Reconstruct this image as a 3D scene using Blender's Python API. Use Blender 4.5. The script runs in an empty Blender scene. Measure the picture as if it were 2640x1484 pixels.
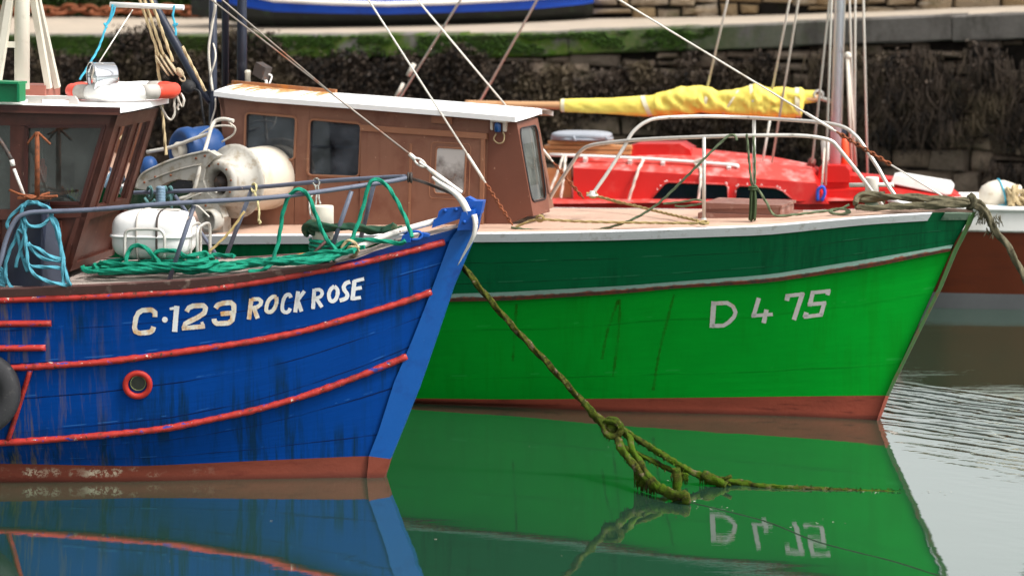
import bpy, math, random
from mathutils import Vector, Matrix
from mathutils.bvhtree import BVHTree
R = math.radians
rnd = random.Random(7)
sc = bpy.context.scene
col = sc.collection

# ------------------------------------------------------------------ camera calibration
# Level camera 4 m above the water, horizontal view axis +Y, lens shifted down.
F, H, YH, CX = 5600.0, 4.0, -20.0, 1320.0
def P(px, py, Y):
    """World point that stands at distance Y on the sight line of photograph pixel (px, py)."""
    return Vector(((px - CX) * Y / F, Y, H - (py - YH) * Y / F))

def lerp(a, b, t): return a + (b - a) * t
def interp(xs, ys, x):
    if x <= xs[0]:
        return ys[0]
    for i in range(len(xs) - 1):
        if x <= xs[i + 1]:
            return lerp(ys[i], ys[i + 1], (x - xs[i]) / (xs[i + 1] - xs[i]))
    return ys[-1]
def poly(pl, x):
    pl = sorted(pl)
    if x < pl[0][0]:
        (a, b), (c, d) = pl[0], pl[1]; return b + (d - b) * (x - a) / (c - a)
    if x > pl[-1][0]:
        (a, b), (c, d) = pl[-2], pl[-1]; return b + (d - b) * (x - a) / (c - a)
    return interp([p[0] for p in pl], [p[1] for p in pl], x)
def smooth_poly(pl, x, w=60):
    return sum(poly(pl, x + w * k / 3.0) for k in (-3, -2, -1, 0, 1, 2, 3)) / 7.0

class Boat:
    """Frame of a boat: origin at the stem on the waterline, t metres aft of it, off metres from the centre line towards the camera."""
    def __init__(s, px, Y, deg):
        a = R(deg)
        s.o = Vector(((px - CX) * Y / F, Y, 0)); s.d = Vector((math.cos(a), -math.sin(a), 0)); s.n = Vector((-math.sin(a), -math.cos(a), 0))
    def at(s, t, off, z=0.0): return s.o - s.d * t + s.n * off + Vector((0, 0, z))
    def solve(s, px, off):
        k = (px - CX) / F; q = s.o + s.n * off
        t = (q.x - k * q.y) / (s.d.x - k * s.d.y)
        return t, (q - s.d * t).y
    def pt(s, px, py, off=0.0):
        return P(px, py, s.solve(px, off)[1])
    def loc(s, p):
        r = Vector(p) - s.o; r.z = 0
        return -(r.dot(s.d)), r.dot(s.n), p[2]
    def mirror(s, p):
        t, off, z = s.loc(p); return s.at(t, -off, z)

def cr(pts, n=6):
    """Catmull-Rom through points (any dimension)."""
    pts = [Vector(p) for p in pts]
    if len(pts) < 3: return pts
    out = []
    for i in range(len(pts) - 1):
        p0 = pts[i - 1] if i else pts[0] * 2 - pts[1]
        p1, p2 = pts[i], pts[i + 1]
        p3 = pts[i + 2] if i + 2 < len(pts) else pts[-1] * 2 - pts[-2]
        for k in range(n):
            t = k / n
            out.append(0.5 * ((2 * p1) + (p2 - p0) * t + (2 * p0 - 5 * p1 + 4 * p2 - p3) * t * t + (3 * p1 - p0 - 3 * p2 + p3) * t ** 3))
    out.append(pts[-1]); return out
def resample(pts, step):
    pts = [Vector(p) for p in pts]; out = [pts[0]]; acc = 0.0
    for a, b in zip(pts, pts[1:]):
        L = (b - a).length
        if L < 1e-9: continue
        d = step - acc
        while d <= L:
            out.append(a.lerp(b, d / L)); d += step
        acc = L - (d - step)
    if (out[-1] - pts[-1]).length > step * .2: out.append(pts[-1])
    return out

class MB:
    """Collects geometry in world coordinates and links it as ONE mesh object."""
    def __init__(s): s.v, s.f, s.m, s.sm, s.at = [], [], [], [], {}
    def add(s, vs, fs, mi=0, smooth=False, **attr):
        b = len(s.v); s.v += [Vector(v) for v in vs]
        for f in fs:
            s.f.append([b + i for i in f]); s.m.append(mi); s.sm.append(smooth)
        for k, vals in attr.items():
            s.at.setdefault(k, {})
            for i, x in enumerate(vals): s.at[k][b + i] = x
        return b
    def box(s, a, b, mi=0):
        (x0, y0, z0), (x1, y1, z1) = a, b
        s.add([(x0,y0,z0),(x1,y0,z0),(x1,y1,z0),(x0,y1,z0),(x0,y0,z1),(x1,y0,z1),(x1,y1,z1),(x0,y1,z1)],
              [(0,3,2,1),(4,5,6,7),(0,1,5,4),(1,2,6,5),(2,3,7,6),(3,0,4,7)], mi)
    def obox(s, c, ax, ay, az, mi=0):
        """Box about c with half-axis vectors."""
        c, ax, ay, az = map(Vector, (c, ax, ay, az))
        vs = [c + ax * i + ay * j + az * k for k in (-1, 1) for (i, j) in ((-1,-1),(1,-1),(1,1),(-1,1))]
        s.add(vs, [(0,3,2,1),(4,5,6,7),(0,1,5,4),(1,2,6,5),(2,3,7,6),(3,0,4,7)], mi)
    def beam(s, a, b, w, h, up=(0,0,1), mi=0):
        a, b = Vector(a), Vector(b); d = (b - a); u = Vector(up); x = d.cross(u)
        if x.length < 1e-6: x = d.cross(Vector((0, 1, 0)))
        x.normalize(); z = x.cross(d).normalized()
        s.obox((a + b) / 2, d / 2, x * w / 2, z * h / 2, mi)
    def prism(s, A, B, mi=0, smooth=False):
        """Solid between two matching outlines."""
        n = len(A)
        s.add(list(A) + list(B), [tuple(range(n)), tuple(range(2 * n - 1, n - 1, -1))], mi, False)
        s.add(list(A) + list(B), [(i, i + n, (i + 1) % n + n, (i + 1) % n) for i in range(n)], mi, smooth)
    def grid(s, rows, mi=0, smooth=True, close=False, **attr):
        n = len(rows[0]); vs = [p for r in rows for p in r]; fs = []
        for i in range(len(rows) - 1):
            for j in range(n if close else n - 1):
                k = (j + 1) % n
                fs.append((i * n + j, i * n + k, (i + 1) * n + k, (i + 1) * n + j))
        return s.add(vs, fs, mi, smooth, **attr)
    def tube(s, pts, r, n=8, mi=0, lobes=0, pitch=0.1, caps=True, closed=False, amp=.2, flat=1.0, wob=0.0):
        pts = [Vector(p) for p in pts]
        pts = [p for i, p in enumerate(pts) if i == 0 or (p - pts[i - 1]).length > 1e-6]
        m = len(pts)
        if m < 2: return
        tg = []
        for i in range(m):
            if closed: d = pts[(i + 1) % m] - pts[i - 1]
            else: d = pts[min(i + 1, m - 1)] - pts[max(i - 1, 0)]
            tg.append(d.normalized() if d.length > 1e-9 else Vector((1, 0, 0)))
        u = tg[0].cross(Vector((0, 0, 1)))
        if u.length < 1e-3: u = tg[0].cross(Vector((0, 1, 0)))
        u.normalize(); rows = []; L = 0.0; la = []
        for i in range(m):
            if i: L += (pts[i] - pts[i - 1]).length
            u = (u - tg[i] * u.dot(tg[i]))
            if u.length < 1e-6: u = tg[i].cross(Vector((.3, .9, .2)))
            u.normalize(); w = tg[i].cross(u)
            rr = r[i] if isinstance(r, (list, tuple)) else r
            row = []
            for k in range(n):
                a = 2 * math.pi * k / n
                q = rr * (1 + (amp * math.cos(lobes * a - 2 * math.pi * L / pitch) if lobes else 0))
                if wob: q *= 1 + wob * (rnd.random() - .5)
                row.append(pts[i] + u * math.cos(a) * q + w * math.sin(a) * q * flat)
                la.append(L)
            rows.append(row)
        b = s.grid(rows + ([rows[0]] if closed else []), mi, True, True)
        if caps and not closed:
            s.f.append([b + k for k in range(n - 1, -1, -1)]); s.m.append(mi); s.sm.append(False)
            s.f.append([b + (m - 1) * n + k for k in range(n)]); s.m.append(mi); s.sm.append(False)
    def rope(s, pts, r, mi=0, n=12):
        """Laid three-strand rope along a smooth path."""
        s.tube(resample(pts, r * .85), r * .94, n, mi, lobes=3, pitch=r * 9.5, amp=.34)
    def lathe(s, c, axis, prof, n=24, mi=0, smooth=True, caps=True):
        """prof: (distance along axis, radius)."""
        c, axis = Vector(c), Vector(axis).normalized()
        u = axis.cross(Vector((0, 0, 1)))
        if u.length < 1e-3: u = Vector((1, 0, 0))
        u.normalize(); w = axis.cross(u)
        rows = [[c + axis * h + (u * math.cos(2 * math.pi * k / n) + w * math.sin(2 * math.pi * k / n)) * q for k in range(n)] for h, q in prof]
        b = s.grid(rows, mi, smooth, True)
        if caps:
            if prof[0][1] > 1e-4: s.f.append([b + k for k in range(n - 1, -1, -1)]); s.m.append(mi); s.sm.append(False)
            if prof[-1][1] > 1e-4: s.f.append([b + (len(prof) - 1) * n + k for k in range(n)]); s.m.append(mi); s.sm.append(False)
    def ellipsoid(s, c, ax, ay, az, p=1.0, n=20, m=12, mi=0):
        """Superellipsoid with half-axis vectors; p < 1 gives boxier shapes."""
        c, ax, ay, az = map(Vector, (c, ax, ay, az)); sg = lambda x: math.copysign(abs(x) ** p, x)
        rows = []
        for i in range(m + 1):
            th = -math.pi / 2 + math.pi * i / m
            rows.append([c + az * sg(math.sin(th)) + (ax * sg(math.cos(2 * math.pi * k / n)) + ay * sg(math.sin(2 * math.pi * k / n))) * sg(math.cos(th)) for k in range(n)])
        s.grid(rows, mi, True, True)
    def torus(s, c, ax, ay, rr, n=32, k=10, mi=0, squash=1.0):
        c, ax, ay = map(Vector, (c, ax, ay))
        s.tube([c + ax * math.cos(2 * math.pi * i / n) + ay * math.sin(2 * math.pi * i / n) for i in range(n)], rr, k, mi, closed=True, flat=squash)
    def obj(s, name, mats, parent=None, root=None):
        me = bpy.data.meshes.new(name)
        ro = root
        if parent is not None and root is None:
            ro = parent
            while ro.parent: ro = ro.parent
        off = Vector(ro.location) if ro else Vector((0, 0, 0))
        me.from_pydata([tuple(v - off) for v in s.v], [], s.f)
        if not isinstance(mats, (list, tuple)): mats = [mats]
        for m in mats: me.materials.append(m)
        me.polygons.foreach_set('material_index', s.m)
        me.polygons.foreach_set('use_smooth', s.sm)
        for k, d in s.at.items():
            a = me.attributes.new(k, 'FLOAT', 'POINT')
            a.data.foreach_set('value', [float(d.get(i, 0.0)) for i in range(len(s.v))])
        me.update()
        o = bpy.data.objects.new(name, me); col.objects.link(o)
        if parent is not None: o.parent = parent
        return o

def tag(o, label, cat, group=None, kind=None):
    o['label'] = label
    if cat: o['category'] = cat
    if group: o['group'] = group
    if kind: o['kind'] = kind
    return o
def empty(name, loc, label, cat, group=None):
    o = bpy.data.objects.new(name, None); o.empty_display_size = .2; col.objects.link(o); o.location = loc
    return tag(o, label, cat, group)
def rrect(x0, y0, x1, y1, r, n=4):
    out = []
    for cx, cy, a0 in ((x1 - r, y0 + r, -90), (x1 - r, y1 - r, 0), (x0 + r, y1 - r, 90), (x0 + r, y0 + r, 180)):
        for k in range(n + 1):
            a = R(a0 + 90 * k / n); out.append((cx + r * math.cos(a), cy + r * math.sin(a)))
    return out

# ------------------------------------------------------------------ materials
class Mat:
    def __init__(s, name):
        s.m = bpy.data.materials.new(name); s.m.use_nodes = True; s.t = s.m.node_tree; s.t.nodes.clear()
        s.out = s.t.nodes.new('ShaderNodeOutputMaterial'); s._pos = None
    def n(s, ty, **kw):
        nd = s.t.nodes.new('ShaderNode' + ty)
        for k, v in kw.items(): setattr(nd, k, v)
        return nd
    def l(s, a, b): s.t.links.new(a, b)
    def put(s, sock, v):
        if isinstance(v, bpy.types.NodeSocket): s.l(v, sock)
        elif isinstance(v, (tuple, list)) and len(v) == 3 and sock.type == 'RGBA': sock.default_value = (*v, 1)
        else: sock.default_value = v
    @property
    def pos(s):
        if s._pos is None: s._pos = s.n('NewGeometry').outputs['Position']
        return s._pos
    def attr(s, name): return s.n('Attribute', attribute_name=name).outputs['Fac']
    def scale(s, v, sc_):
        nd = s.n('VectorMath', operation='MULTIPLY'); s.put(nd.inputs[0], v); nd.inputs[1].default_value = sc_; return nd.outputs[0]
    def noise(s, scale=5, vec=None, stretch=None, detail=4, rough=.6, dist=0.0):
        v = vec if vec is not None else s.pos
        if stretch: v = s.scale(v, stretch)
        nd = s.n('TexNoise'); s.put(nd.inputs['Vector'], v); nd.inputs['Scale'].default_value = scale
        nd.inputs['Detail'].default_value = detail; nd.inputs['Roughness'].default_value = rough; nd.inputs['Distortion'].default_value = dist
        return nd.outputs['Fac']
    def voro(s, scale=5, vec=None, stretch=None, feature='F1', out='Distance'):
        v = vec if vec is not None else s.pos
        if stretch: v = s.scale(v, stretch)
        nd = s.n('TexVoronoi', feature=feature); s.put(nd.inputs['Vector'], v); nd.inputs['Scale'].default_value = scale
        return nd.outputs[out]
    def comb(s, x, y, z=0.0):
        nd = s.n('CombineXYZ'); s.put(nd.inputs[0], x); s.put(nd.inputs[1], y); s.put(nd.inputs[2], z); return nd.outputs[0]
    def sep(s, v):
        nd = s.n('SeparateXYZ'); s.put(nd.inputs[0], v); return nd.outputs
    def step(s, x, a, b):
        """Smooth 0..1 ramp of x from a to b."""
        nd = s.n('MapRange'); s.put(nd.inputs['Value'], x); nd.inputs['From Min'].default_value = a; nd.inputs['From Max'].default_value = b
        nd.clamp = True; return nd.outputs[0]
    def math(s, op, a, b=0.0, c=0.0):
        nd = s.n('Math', operation=op); s.put(nd.inputs[0], a); s.put(nd.inputs[1], b)
        if op in ('MULTIPLY_ADD', 'SMOOTH_MIN', 'PINGPONG', 'COMPARE'): s.put(nd.inputs[2], c)
        return nd.outputs[0]
    def mul(s, a, b): return s.math('MULTIPLY', a, b)
    def mix(s, f, a, b):
        nd = s.n('MixRGB'); s.put(nd.inputs[0], f); s.put(nd.inputs[1], a); s.put(nd.inputs[2], b); return nd.outputs[0]
    def vary(s, c, f, amt=.3):
        """Multiply colour by 1 +- amt driven by f."""
        g = s.math('MULTIPLY_ADD', f, 2 * amt, 1 - amt)
        nd = s.n('VectorMath', operation='SCALE'); s.put(nd.inputs[0], c); s.put(nd.inputs['Scale'], g); return nd.outputs[0]
    def bump(s, h, strength=.5, dist=.01, normal=None):
        nd = s.n('Bump'); nd.inputs['Strength'].default_value = strength; nd.inputs['Distance'].default_value = dist; s.put(nd.inputs['Height'], h)
        if normal is not None: s.l(normal, nd.inputs['Normal'])
        return nd.outputs[0]
    def bsdf(s, colr, rough=.5, metal=0.0, normal=None, spec=.5, **kw):
        nd = s.n('BsdfPrincipled'); s.put(nd.inputs['Base Color'], colr); s.put(nd.inputs['Roughness'], rough); s.put(nd.inputs['Metallic'], metal)
        s.put(nd.inputs['Specular IOR Level'], spec)
        if normal is not None: s.l(normal, nd.inputs['Normal'])
        for k, v in kw.items(): s.put(nd.inputs[k], v)
        s.l(nd.outputs[0], s.out.inputs[0]); return nd.outputs[0]

def C(r, g, b):
    """sRGB 0-255 to linear."""
    f = lambda c: (c / 255 / 12.92) if c / 255 <= .04045 else ((c / 255 + .055) / 1.055) ** 2.4
    return (f(r), f(g), f(b))

def paint(name, c, rough=.5, var=.22, vs=3.0, dirt=None, da=(.55, .75), ds=4.0, dstretch=None, chip=None, ca=(.66, .7), cs=22.0, bump=.25, bs=40.0, metal=0.0, spec=.4, streak=None, sa=.6):
    """Weathered painted surface: tonal variation, soiling patches, chips, drip streaks, uneven relief."""
    m = Mat(name)
    cc = m.vary(c, m.noise(vs, detail=5), var)
    if streak is not None:
        w = m.noise(14, stretch=(1, 1, .06), detail=3); f = m.mul(m.step(w, .53, .72), m.step(m.noise(1.6), .42, .62))
        cc = m.mix(m.mul(f, sa), cc, streak)
    if dirt is not None: cc = m.mix(m.step(m.noise(ds, stretch=dstretch, detail=6), *da), cc, dirt)
    rg = m.math('MULTIPLY_ADD', m.noise(9), .25, rough - .12)
    if chip is not None:
        k = m.step(m.noise(cs, detail=5, rough=.65), *ca); cc = m.mix(k, cc, chip)
    h = m.noise(bs, detail=4)
    m.bsdf(cc, rg, metal, m.bump(h, bump, .004), spec)
    return m.m
# ------------------------------------------------------------------ world, sun, camera
w = bpy.data.worlds.new("World"); sc.world = w; w.use_nodes = True
nt = w.node_tree; nt.nodes.clear()
sky = nt.nodes.new('ShaderNodeTexSky'); sky.sky_type = 'NISHITA'; sky.sun_disc = False
SUN_EL, SUN_ROT = R(52), R(118)
sky.sun_elevation = SUN_EL; sky.sun_rotation = SUN_ROT
sky.air_density = 1.0; sky.dust_density = 4.0; sky.ozone_density = 1.0
hs = nt.nodes.new('ShaderNodeHueSaturation'); hs.inputs['Saturation'].default_value = .05   # high cloud takes the blue out of the sky
bg = nt.nodes.new('ShaderNodeBackground'); bg.inputs[1].default_value = .13
wo = nt.nodes.new('ShaderNodeOutputWorld')
nt.links.new(sky.outputs[0], hs.inputs['Color']); nt.links.new(hs.outputs[0], bg.inputs[0]); nt.links.new(bg.outputs[0], wo.inputs[0])
ld = bpy.data.lights.new('sun', 'SUN'); ld.energy = 1.8; ld.angle = R(11); ld.color = (1, .965, .92)
lo = bpy.data.objects.new('sun', ld); col.objects.link(lo); lo.location = (10, -10, 30)
sd = Vector((math.sin(SUN_ROT) * math.cos(SUN_EL), math.cos(SUN_ROT) * math.cos(SUN_EL), math.sin(SUN_EL)))
lo.rotation_euler = (-sd).to_track_quat('-Z', 'Y').to_euler()

cd = bpy.data.cameras.new('camera'); cam = bpy.data.objects.new('camera', cd); col.objects.link(cam)
cam.location = (0, 0, H); cam.rotation_euler = (R(90), 0, 0)
cd.sensor_width = 36; cd.lens = F / 2640 * 36; cd.shift_y = -(742 - YH) / 2640; cd.clip_start = .5; cd.clip_end = 2000
cd.dof.use_dof = True; cd.dof.focus_distance = 18.4; cd.dof.aperture_fstop = 1.5
sc.camera = cam
vs_ = sc.view_settings; vs_.view_transform = 'Standard'; vs_.look = 'None'; vs_.exposure = 0.92; vs_.gamma = 1; vs_.use_curve_mapping = False
sc.cycles.max_bounces = 8; sc.cycles.transparent_max_bounces = 12; sc.cycles.caustics_reflective = False; sc.cycles.caustics_refractive = False
sc.cycles.sample_clamp_indirect = 4.0

# ------------------------------------------------------------------ materials
WHITE = C(235, 233, 228)
def hull_mat(name, c, seams, seam_c, wear, streak, sa, dark=None, gloss=.34, var=.18, sb=1.0, rustx=False):
    m = Mat(name); u, v = m.attr('u'), m.attr('v')
    uv = m.comb(u, v)
    cc = m.vary(c, m.noise(1.3, detail=6), var)
    cc = m.vary(cc, m.noise(9, vec=uv, stretch=(.35, 3, 1), detail=5), .12)
    z = m.sep(m.pos)
    # drip streaks run down the planking
    f1 = m.step(m.noise(11, stretch=(1, .3, .05), detail=4, rough=.7), .46, .62)
    f1 = m.mul(f1, m.step(m.noise(1.1, detail=3), .40, .56))
    cc = m.mix(m.mul(f1, sa), cc, streak)
    if rustx:                                                  # brown weeping below the short rubbing strips aft
        br = m.mul(m.step(m.noise(13, stretch=(1, .3, .07), detail=5, rough=.7), .50, .64), m.math('SUBTRACT', 1.0, m.step(z[0], -4.1, -3.0)))
        cc = m.mix(m.mul(br, .7), cc, C(116, 100, 66))
    # plank seams with worn pale edges
    q = m.math('MULTIPLY_ADD', v, seams, 0.0); q = m.math('ADD', q, m.mul(m.noise(1.2, vec=uv, detail=2), .12))
    fr = m.math('FRACT', q)
    sm = m.math('GREATER_THAN', fr, .962)
    pale = m.mul(m.math('GREATER_THAN', m.math('FRACT', m.math('ADD', q, .93)), .965), m.step(m.noise(3.0, vec=uv, stretch=(1, 1, 1), detail=6), .56, .6))
    cc = m.mix(m.mul(sm, m.step(m.noise(1.7, detail=3), .38, .55)), cc, seam_c)
    cc = m.mix(m.mul(pale, .5), cc, wear)
    # scuffs and chips
    ch = m.step(m.noise(15, vec=uv, stretch=(.5, 4, 1), detail=7, rough=.7), .70, .73)
    cc = m.mix(m.mul(ch, .65), cc, wear)
    if dark is not None: cc = m.mix(m.mul(m.step(m.noise(2.2, detail=5), .5, .75), .5), cc, dark)
    h = m.math('MULTIPLY_ADD', sm, -sb, m.mul(m.noise(5, vec=uv, stretch=(.5, 3, 1), detail=5), .8))
    m.bsdf(cc, m.math('MULTIPLY_ADD', m.noise(6), .2, gloss - .08), 0, m.bump(h, .5, .006), .13)
    return m.m
m_blue = hull_mat('blue_hull_paint', C(0, 61, 138), 2.2, C(0, 26, 74), C(60, 120, 190), C(5, 38, 52), .8, gloss=.46, rustx=True)
m_bluestem = paint('lit_blue_stem_paint', C(2, 80, 156), .45, .14, 2.5, dirt=C(2, 54, 124), da=(.5, .7), chip=C(90, 140, 190), ca=(.72, .75), cs=16)  # lighter than the hull blue: light on the stem face put into the colour
m_bluebright = paint('bright_blue_paint', C(10, 78, 165), .45, .12, 6, chip=C(120, 150, 190), ca=(.68, .72), cs=30)
m_green = hull_mat('bright_green_paint', C(0, 164, 42), 2.2, C(0, 146, 34), C(40, 178, 70), C(14, 136, 18), .3, gloss=.44, var=.24, sb=.35)
m_dgreen = hull_mat('dark_green_paint', C(2, 98, 56), 2.6, C(0, 60, 30), C(70, 140, 105), C(0, 60, 30), .5, gloss=.4, var=.16)
def antifoul(name, crust=True, base=C(116, 54, 38)):
    m = Mat(name); cc = m.vary(base, m.noise(2.2, stretch=(1, 1, 2.5), detail=6), .38)
    cc = m.mix(m.step(m.noise(7, stretch=(.5, .5, 3), detail=6), .55, .75), cc, C(96, 36, 24))
    z = m.sep(m.pos)[2]
    cc = m.mix(m.mul(m.math('SUBTRACT', 1.0, m.step(z, .005, .05)), .8), cc, C(74, 30, 20))
    if crust:
        k = m.mul(m.step(m.noise(26, detail=8, rough=.75), .50, .55), m.step(m.noise(2.6, detail=3), .40, .52))
        k = m.mul(k, m.mul(m.step(z, .03, .06), m.math('SUBTRACT', 1.0, m.step(z, .09, .13))))
        x = m.sep(m.pos)[0]; k = m.mul(k, m.math('SUBTRACT', 1.0, m.step(x, -3.3, -2.4)))
        cc = m.mix(k, cc, C(205, 190, 165))
    m.bsdf(cc, .55, 0, m.bump(m.noise(25, detail=6), .4, .006), .35); return m.m
m_anti = antifoul('red_antifouling'); m_anti2 = antifoul('red_bootstripe', False, C(146, 68, 50))
def strake(name):
    m = Mat(name); cc = m.vary(C(170, 46, 38), m.noise(6, detail=5), .25)
    cc = m.mix(m.step(m.noise(8, detail=6), .52, .66), cc, C(124, 36, 30))
    cc = m.mix(m.step(m.noise(12, stretch=(.6, 1, 1.6), detail=7, rough=.7), .60, .63), cc, C(48, 58, 140))
    cc = m.mix(m.step(m.noise(19, detail=7, rough=.72), .60, .625), cc, C(70, 45, 30))
    cc = m.mix(m.step(m.noise(23, stretch=(.7, 1, 1), detail=7, rough=.72), .64, .66), cc, C(215, 205, 190))
    m.bsdf(cc, .5, 0, m.bump(m.noise(28, detail=6), .8, .008), .4); return m.m
m_strake = strake('red_strake_paint')
def decking(name, a, b, pitch, ang, dirt=.5):
    m = Mat(name); x, y, z = m.sep(m.pos)
    q = m.math('ADD', m.mul(x, math.sin(ang) / pitch), m.mul(y, math.cos(ang) / pitch))
    fr = m.math('FRACT', q); gap = m.math('LESS_THAN', fr, .09)
    along = m.comb(m.math('ADD', m.mul(x, math.cos(ang)), m.mul(y, -math.sin(ang))), m.mul(q, 2.0), z)
    cc = m.mix(m.noise(3, vec=along, stretch=(.6, 5, 1), detail=6), a, b)
    cc = m.vary(cc, m.noise(1.5, detail=5), .25)
    cc = m.mix(m.mul(gap, dirt), cc, C(50, 42, 38))
    m.bsdf(cc, .75, 0, m.bump(m.math('ADD', m.mul(gap, -1.0), m.mul(m.noise(40), .3)), .4, .006), .25); return m.m
m_bdeck = decking('grey_deck_planks', C(150, 134, 126), C(190, 176, 166), .075, R(8), .8)
def plydeck():
    m = Mat('tan_plywood_deck'); cc = m.mix(m.noise(1.4, detail=6), C(212, 178, 156), C(172, 140, 122))
    cc = m.vary(cc, m.noise(6, stretch=(1, 3, 1), detail=6), .16)
    cc = m.mix(m.step(m.noise(9, detail=6, rough=.7), .6, .72), cc, C(150, 112, 92))
    cc = m.mix(m.step(m.noise(24, detail=4), .71, .73), cc, C(235, 225, 215))
    m.bsdf(cc, .7, 0, m.bump(m.noise(30), .2, .003), .25); return m.m
m_gdeck = plydeck()
m_toerail = paint('worn_brown_rail', C(92, 62, 58), .6, .3, 5, dirt=C(150, 128, 118), da=(.58, .72), ds=9, chip=C(190, 180, 172), ca=(.7, .73), cs=20)
m_house = paint('brown_wheelhouse_paint', C(82, 46, 37), .38, .28, 4, dirt=C(58, 29, 23), da=(.5, .75), ds=5, chip=C(150, 120, 106), ca=(.69, .71), cs=26, streak=C(56, 28, 22), sa=.5, bump=.35, bs=26)
m_housed = paint('dark_brown_frame_paint', C(62, 30, 25), .36, .3, 6, chip=C(160, 135, 120), ca=(.72, .74), cs=34, bump=.3)
m_cabin = paint('brown_cabin_paint', C(134, 94, 75), .55, .2, 2.2, dirt=C(112, 66, 50), da=(.5, .72), ds=3, streak=C(112, 62, 46), sa=.5, chip=C(178, 140, 116), ca=(.68, .70), cs=26, bump=.25)
m_cabshade = paint('shaded_cabin_paint', C(114, 70, 54), .5, .2, 3, chip=C(180, 140, 115), ca=(.7, .72), cs=22)  # cabin brown darkened: shade on the front panels put into the colour
m_cabtrim = paint('worn_window_trim', C(150, 104, 78), .5, .2, 5, chip=C(190, 160, 130), ca=(.66, .7), cs=20)
m_white = paint('white_paint', WHITE, .5, .06, 3, dirt=C(205, 198, 188), da=(.55, .8), ds=4)
m_roofw = paint('white_roof_paint', C(244, 243, 240), .5, .03, 3, dirt=C(222, 216, 206), da=(.6, .85), ds=3, chip=C(200, 150, 100), ca=(.76, .78), cs=12)
m_rail_white = paint('white_rubbing_band', C(222, 222, 222), .6, .08, 3, dirt=C(190, 186, 180), da=(.58, .72), ds=9, chip=C(120, 110, 105), ca=(.72, .74), cs=32, bump=.7, bs=38)
m_chipw = paint('chipped_white_paint', C(226, 220, 212), .55, .1, 6, dirt=C(190, 170, 150), da=(.58, .7), ds=11, chip=C(120, 84, 62), ca=(.65, .69), cs=26, bump=.5)
m_gpipe = paint('grey_rail_paint', C(98, 104, 120), .42, .18, 5, dirt=C(70, 74, 88), da=(.55, .75), ds=6, chip=C(188, 172, 160), ca=(.66, .68), cs=13, bump=.3)
m_dark = paint('blue_black_paint', C(36, 42, 58), .45, .25, 4, dirt=C(70, 76, 92), da=(.6, .78), ds=7, chip=C(150, 130, 120), ca=(.72, .74), cs=24)
m_black = paint('black_rubber', C(34, 34, 36), .7, .3, 9, dirt=C(86, 82, 78), da=(.58, .75), ds=12, chip=C(180, 178, 172), ca=(.77, .79), cs=14, bump=.5)
m_cream = paint('cream_mast_paint', C(206, 200, 184), .5, .08, 3, dirt=C(170, 160, 140), da=(.58, .8), ds=6, chip=C(150, 110, 80), ca=(.74, .76), cs=20)
m_tube = paint('cream_tube_paint', C(214, 208, 196), .42, .08, 5, dirt=C(170, 150, 126), da=(.58, .75), ds=12)
m_haul = paint('grey_hauler_casting', C(178, 174, 164), .55, .12, 4, dirt=C(146, 134, 114), da=(.5, .68), ds=11, streak=C(110, 86, 60), sa=.7, chip=C(110, 74, 50), ca=(.73, .75), cs=20, bump=.4)
m_drum = paint('cream_plastic_drum', C(216, 206, 188), .45, .1, 3, dirt=C(192, 174, 148), da=(.5, .76), ds=4, streak=C(170, 146, 116), sa=.35, chip=C(130, 110, 90), ca=(.77, .79), cs=14)
m_raft = paint('white_grp', C(232, 231, 228), .32, .05, 3, dirt=C(190, 180, 164), da=(.62, .85), ds=6)
m_steel = paint('stainless_steel', C(206, 202, 194), .34, .08, 8, metal=.4, dirt=C(130, 118, 104), da=(.58, .8), ds=14)
m_chrome = paint('chrome', C(220, 222, 226), .1, .03, 8, metal=1.0, bump=.03)
m_rust = paint('rust', C(132, 74, 44), .85, .35, 14, dirt=C(78, 44, 30), da=(.5, .7), ds=22, bump=1.0, bs=60)
m_iron = paint('dark_iron', C(62, 54, 50), .6, .3, 12, dirt=C(110, 74, 54), da=(.56, .7), ds=18)
m_orangered = paint('lifebuoy_red', C(226, 72, 50), .45, .1, 6, dirt=C(180, 60, 50), da=(.6, .75), ds=12, chip=C(120, 110, 110), ca=(.72, .74), cs=16)
m_greyband = paint('grey_tape', C(178, 172, 164), .6, .15, 14)
m_teal = paint('weathered_teal_rope', C(78, 150, 168), .8, .2, 40, bump=.8, bs=120)
m_grope = paint('green_rope_fibre', C(0, 132, 104), .8, .25, 30, dirt=C(0, 84, 66), da=(.55, .75), ds=20, bump=.8, bs=140)
m_dgrope = paint('dark_green_hawser', C(38, 76, 56), .85, .3, 22, dirt=C(70, 76, 46), da=(.5, .7), ds=14, bump=.9, bs=110)
m_ochre = paint('ochre_rope', C(160, 140, 92), .85, .2, 30, bump=.8, bs=140)
m_ggreen = paint('faded_green_line', C(100, 112, 84), .85, .2, 30, bump=.8, bs=140)
m_khaki = paint('khaki_hawser', C(98, 92, 70), .9, .3, 24, dirt=C(56, 52, 36), da=(.5, .7), ds=16, bump=1.0, bs=110)
m_tan = paint('tan_rope', C(186, 166, 128), .8, .16, 20, bump=.7, bs=140)
m_wrope = paint('off_white_rope', C(216, 208, 194), .8, .1, 20, bump=.7, bs=140)
m_cyan = paint('bright_blue_twine', C(70, 176, 205), .7, .15, 30)
m_wire = paint('steel_wire', C(150, 140, 130), .45, .2, 20, dirt=C(150, 96, 70), da=(.52, .66), ds=6, metal=.3)
m_stay = paint('pale_stay_wire', C(224, 219, 208), .6, .06, 10, dirt=C(196, 184, 166), da=(.6, .75), ds=8)
m_navgreen = paint('green_board_paint', C(0, 122, 76), .4, .1, 5)
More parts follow.
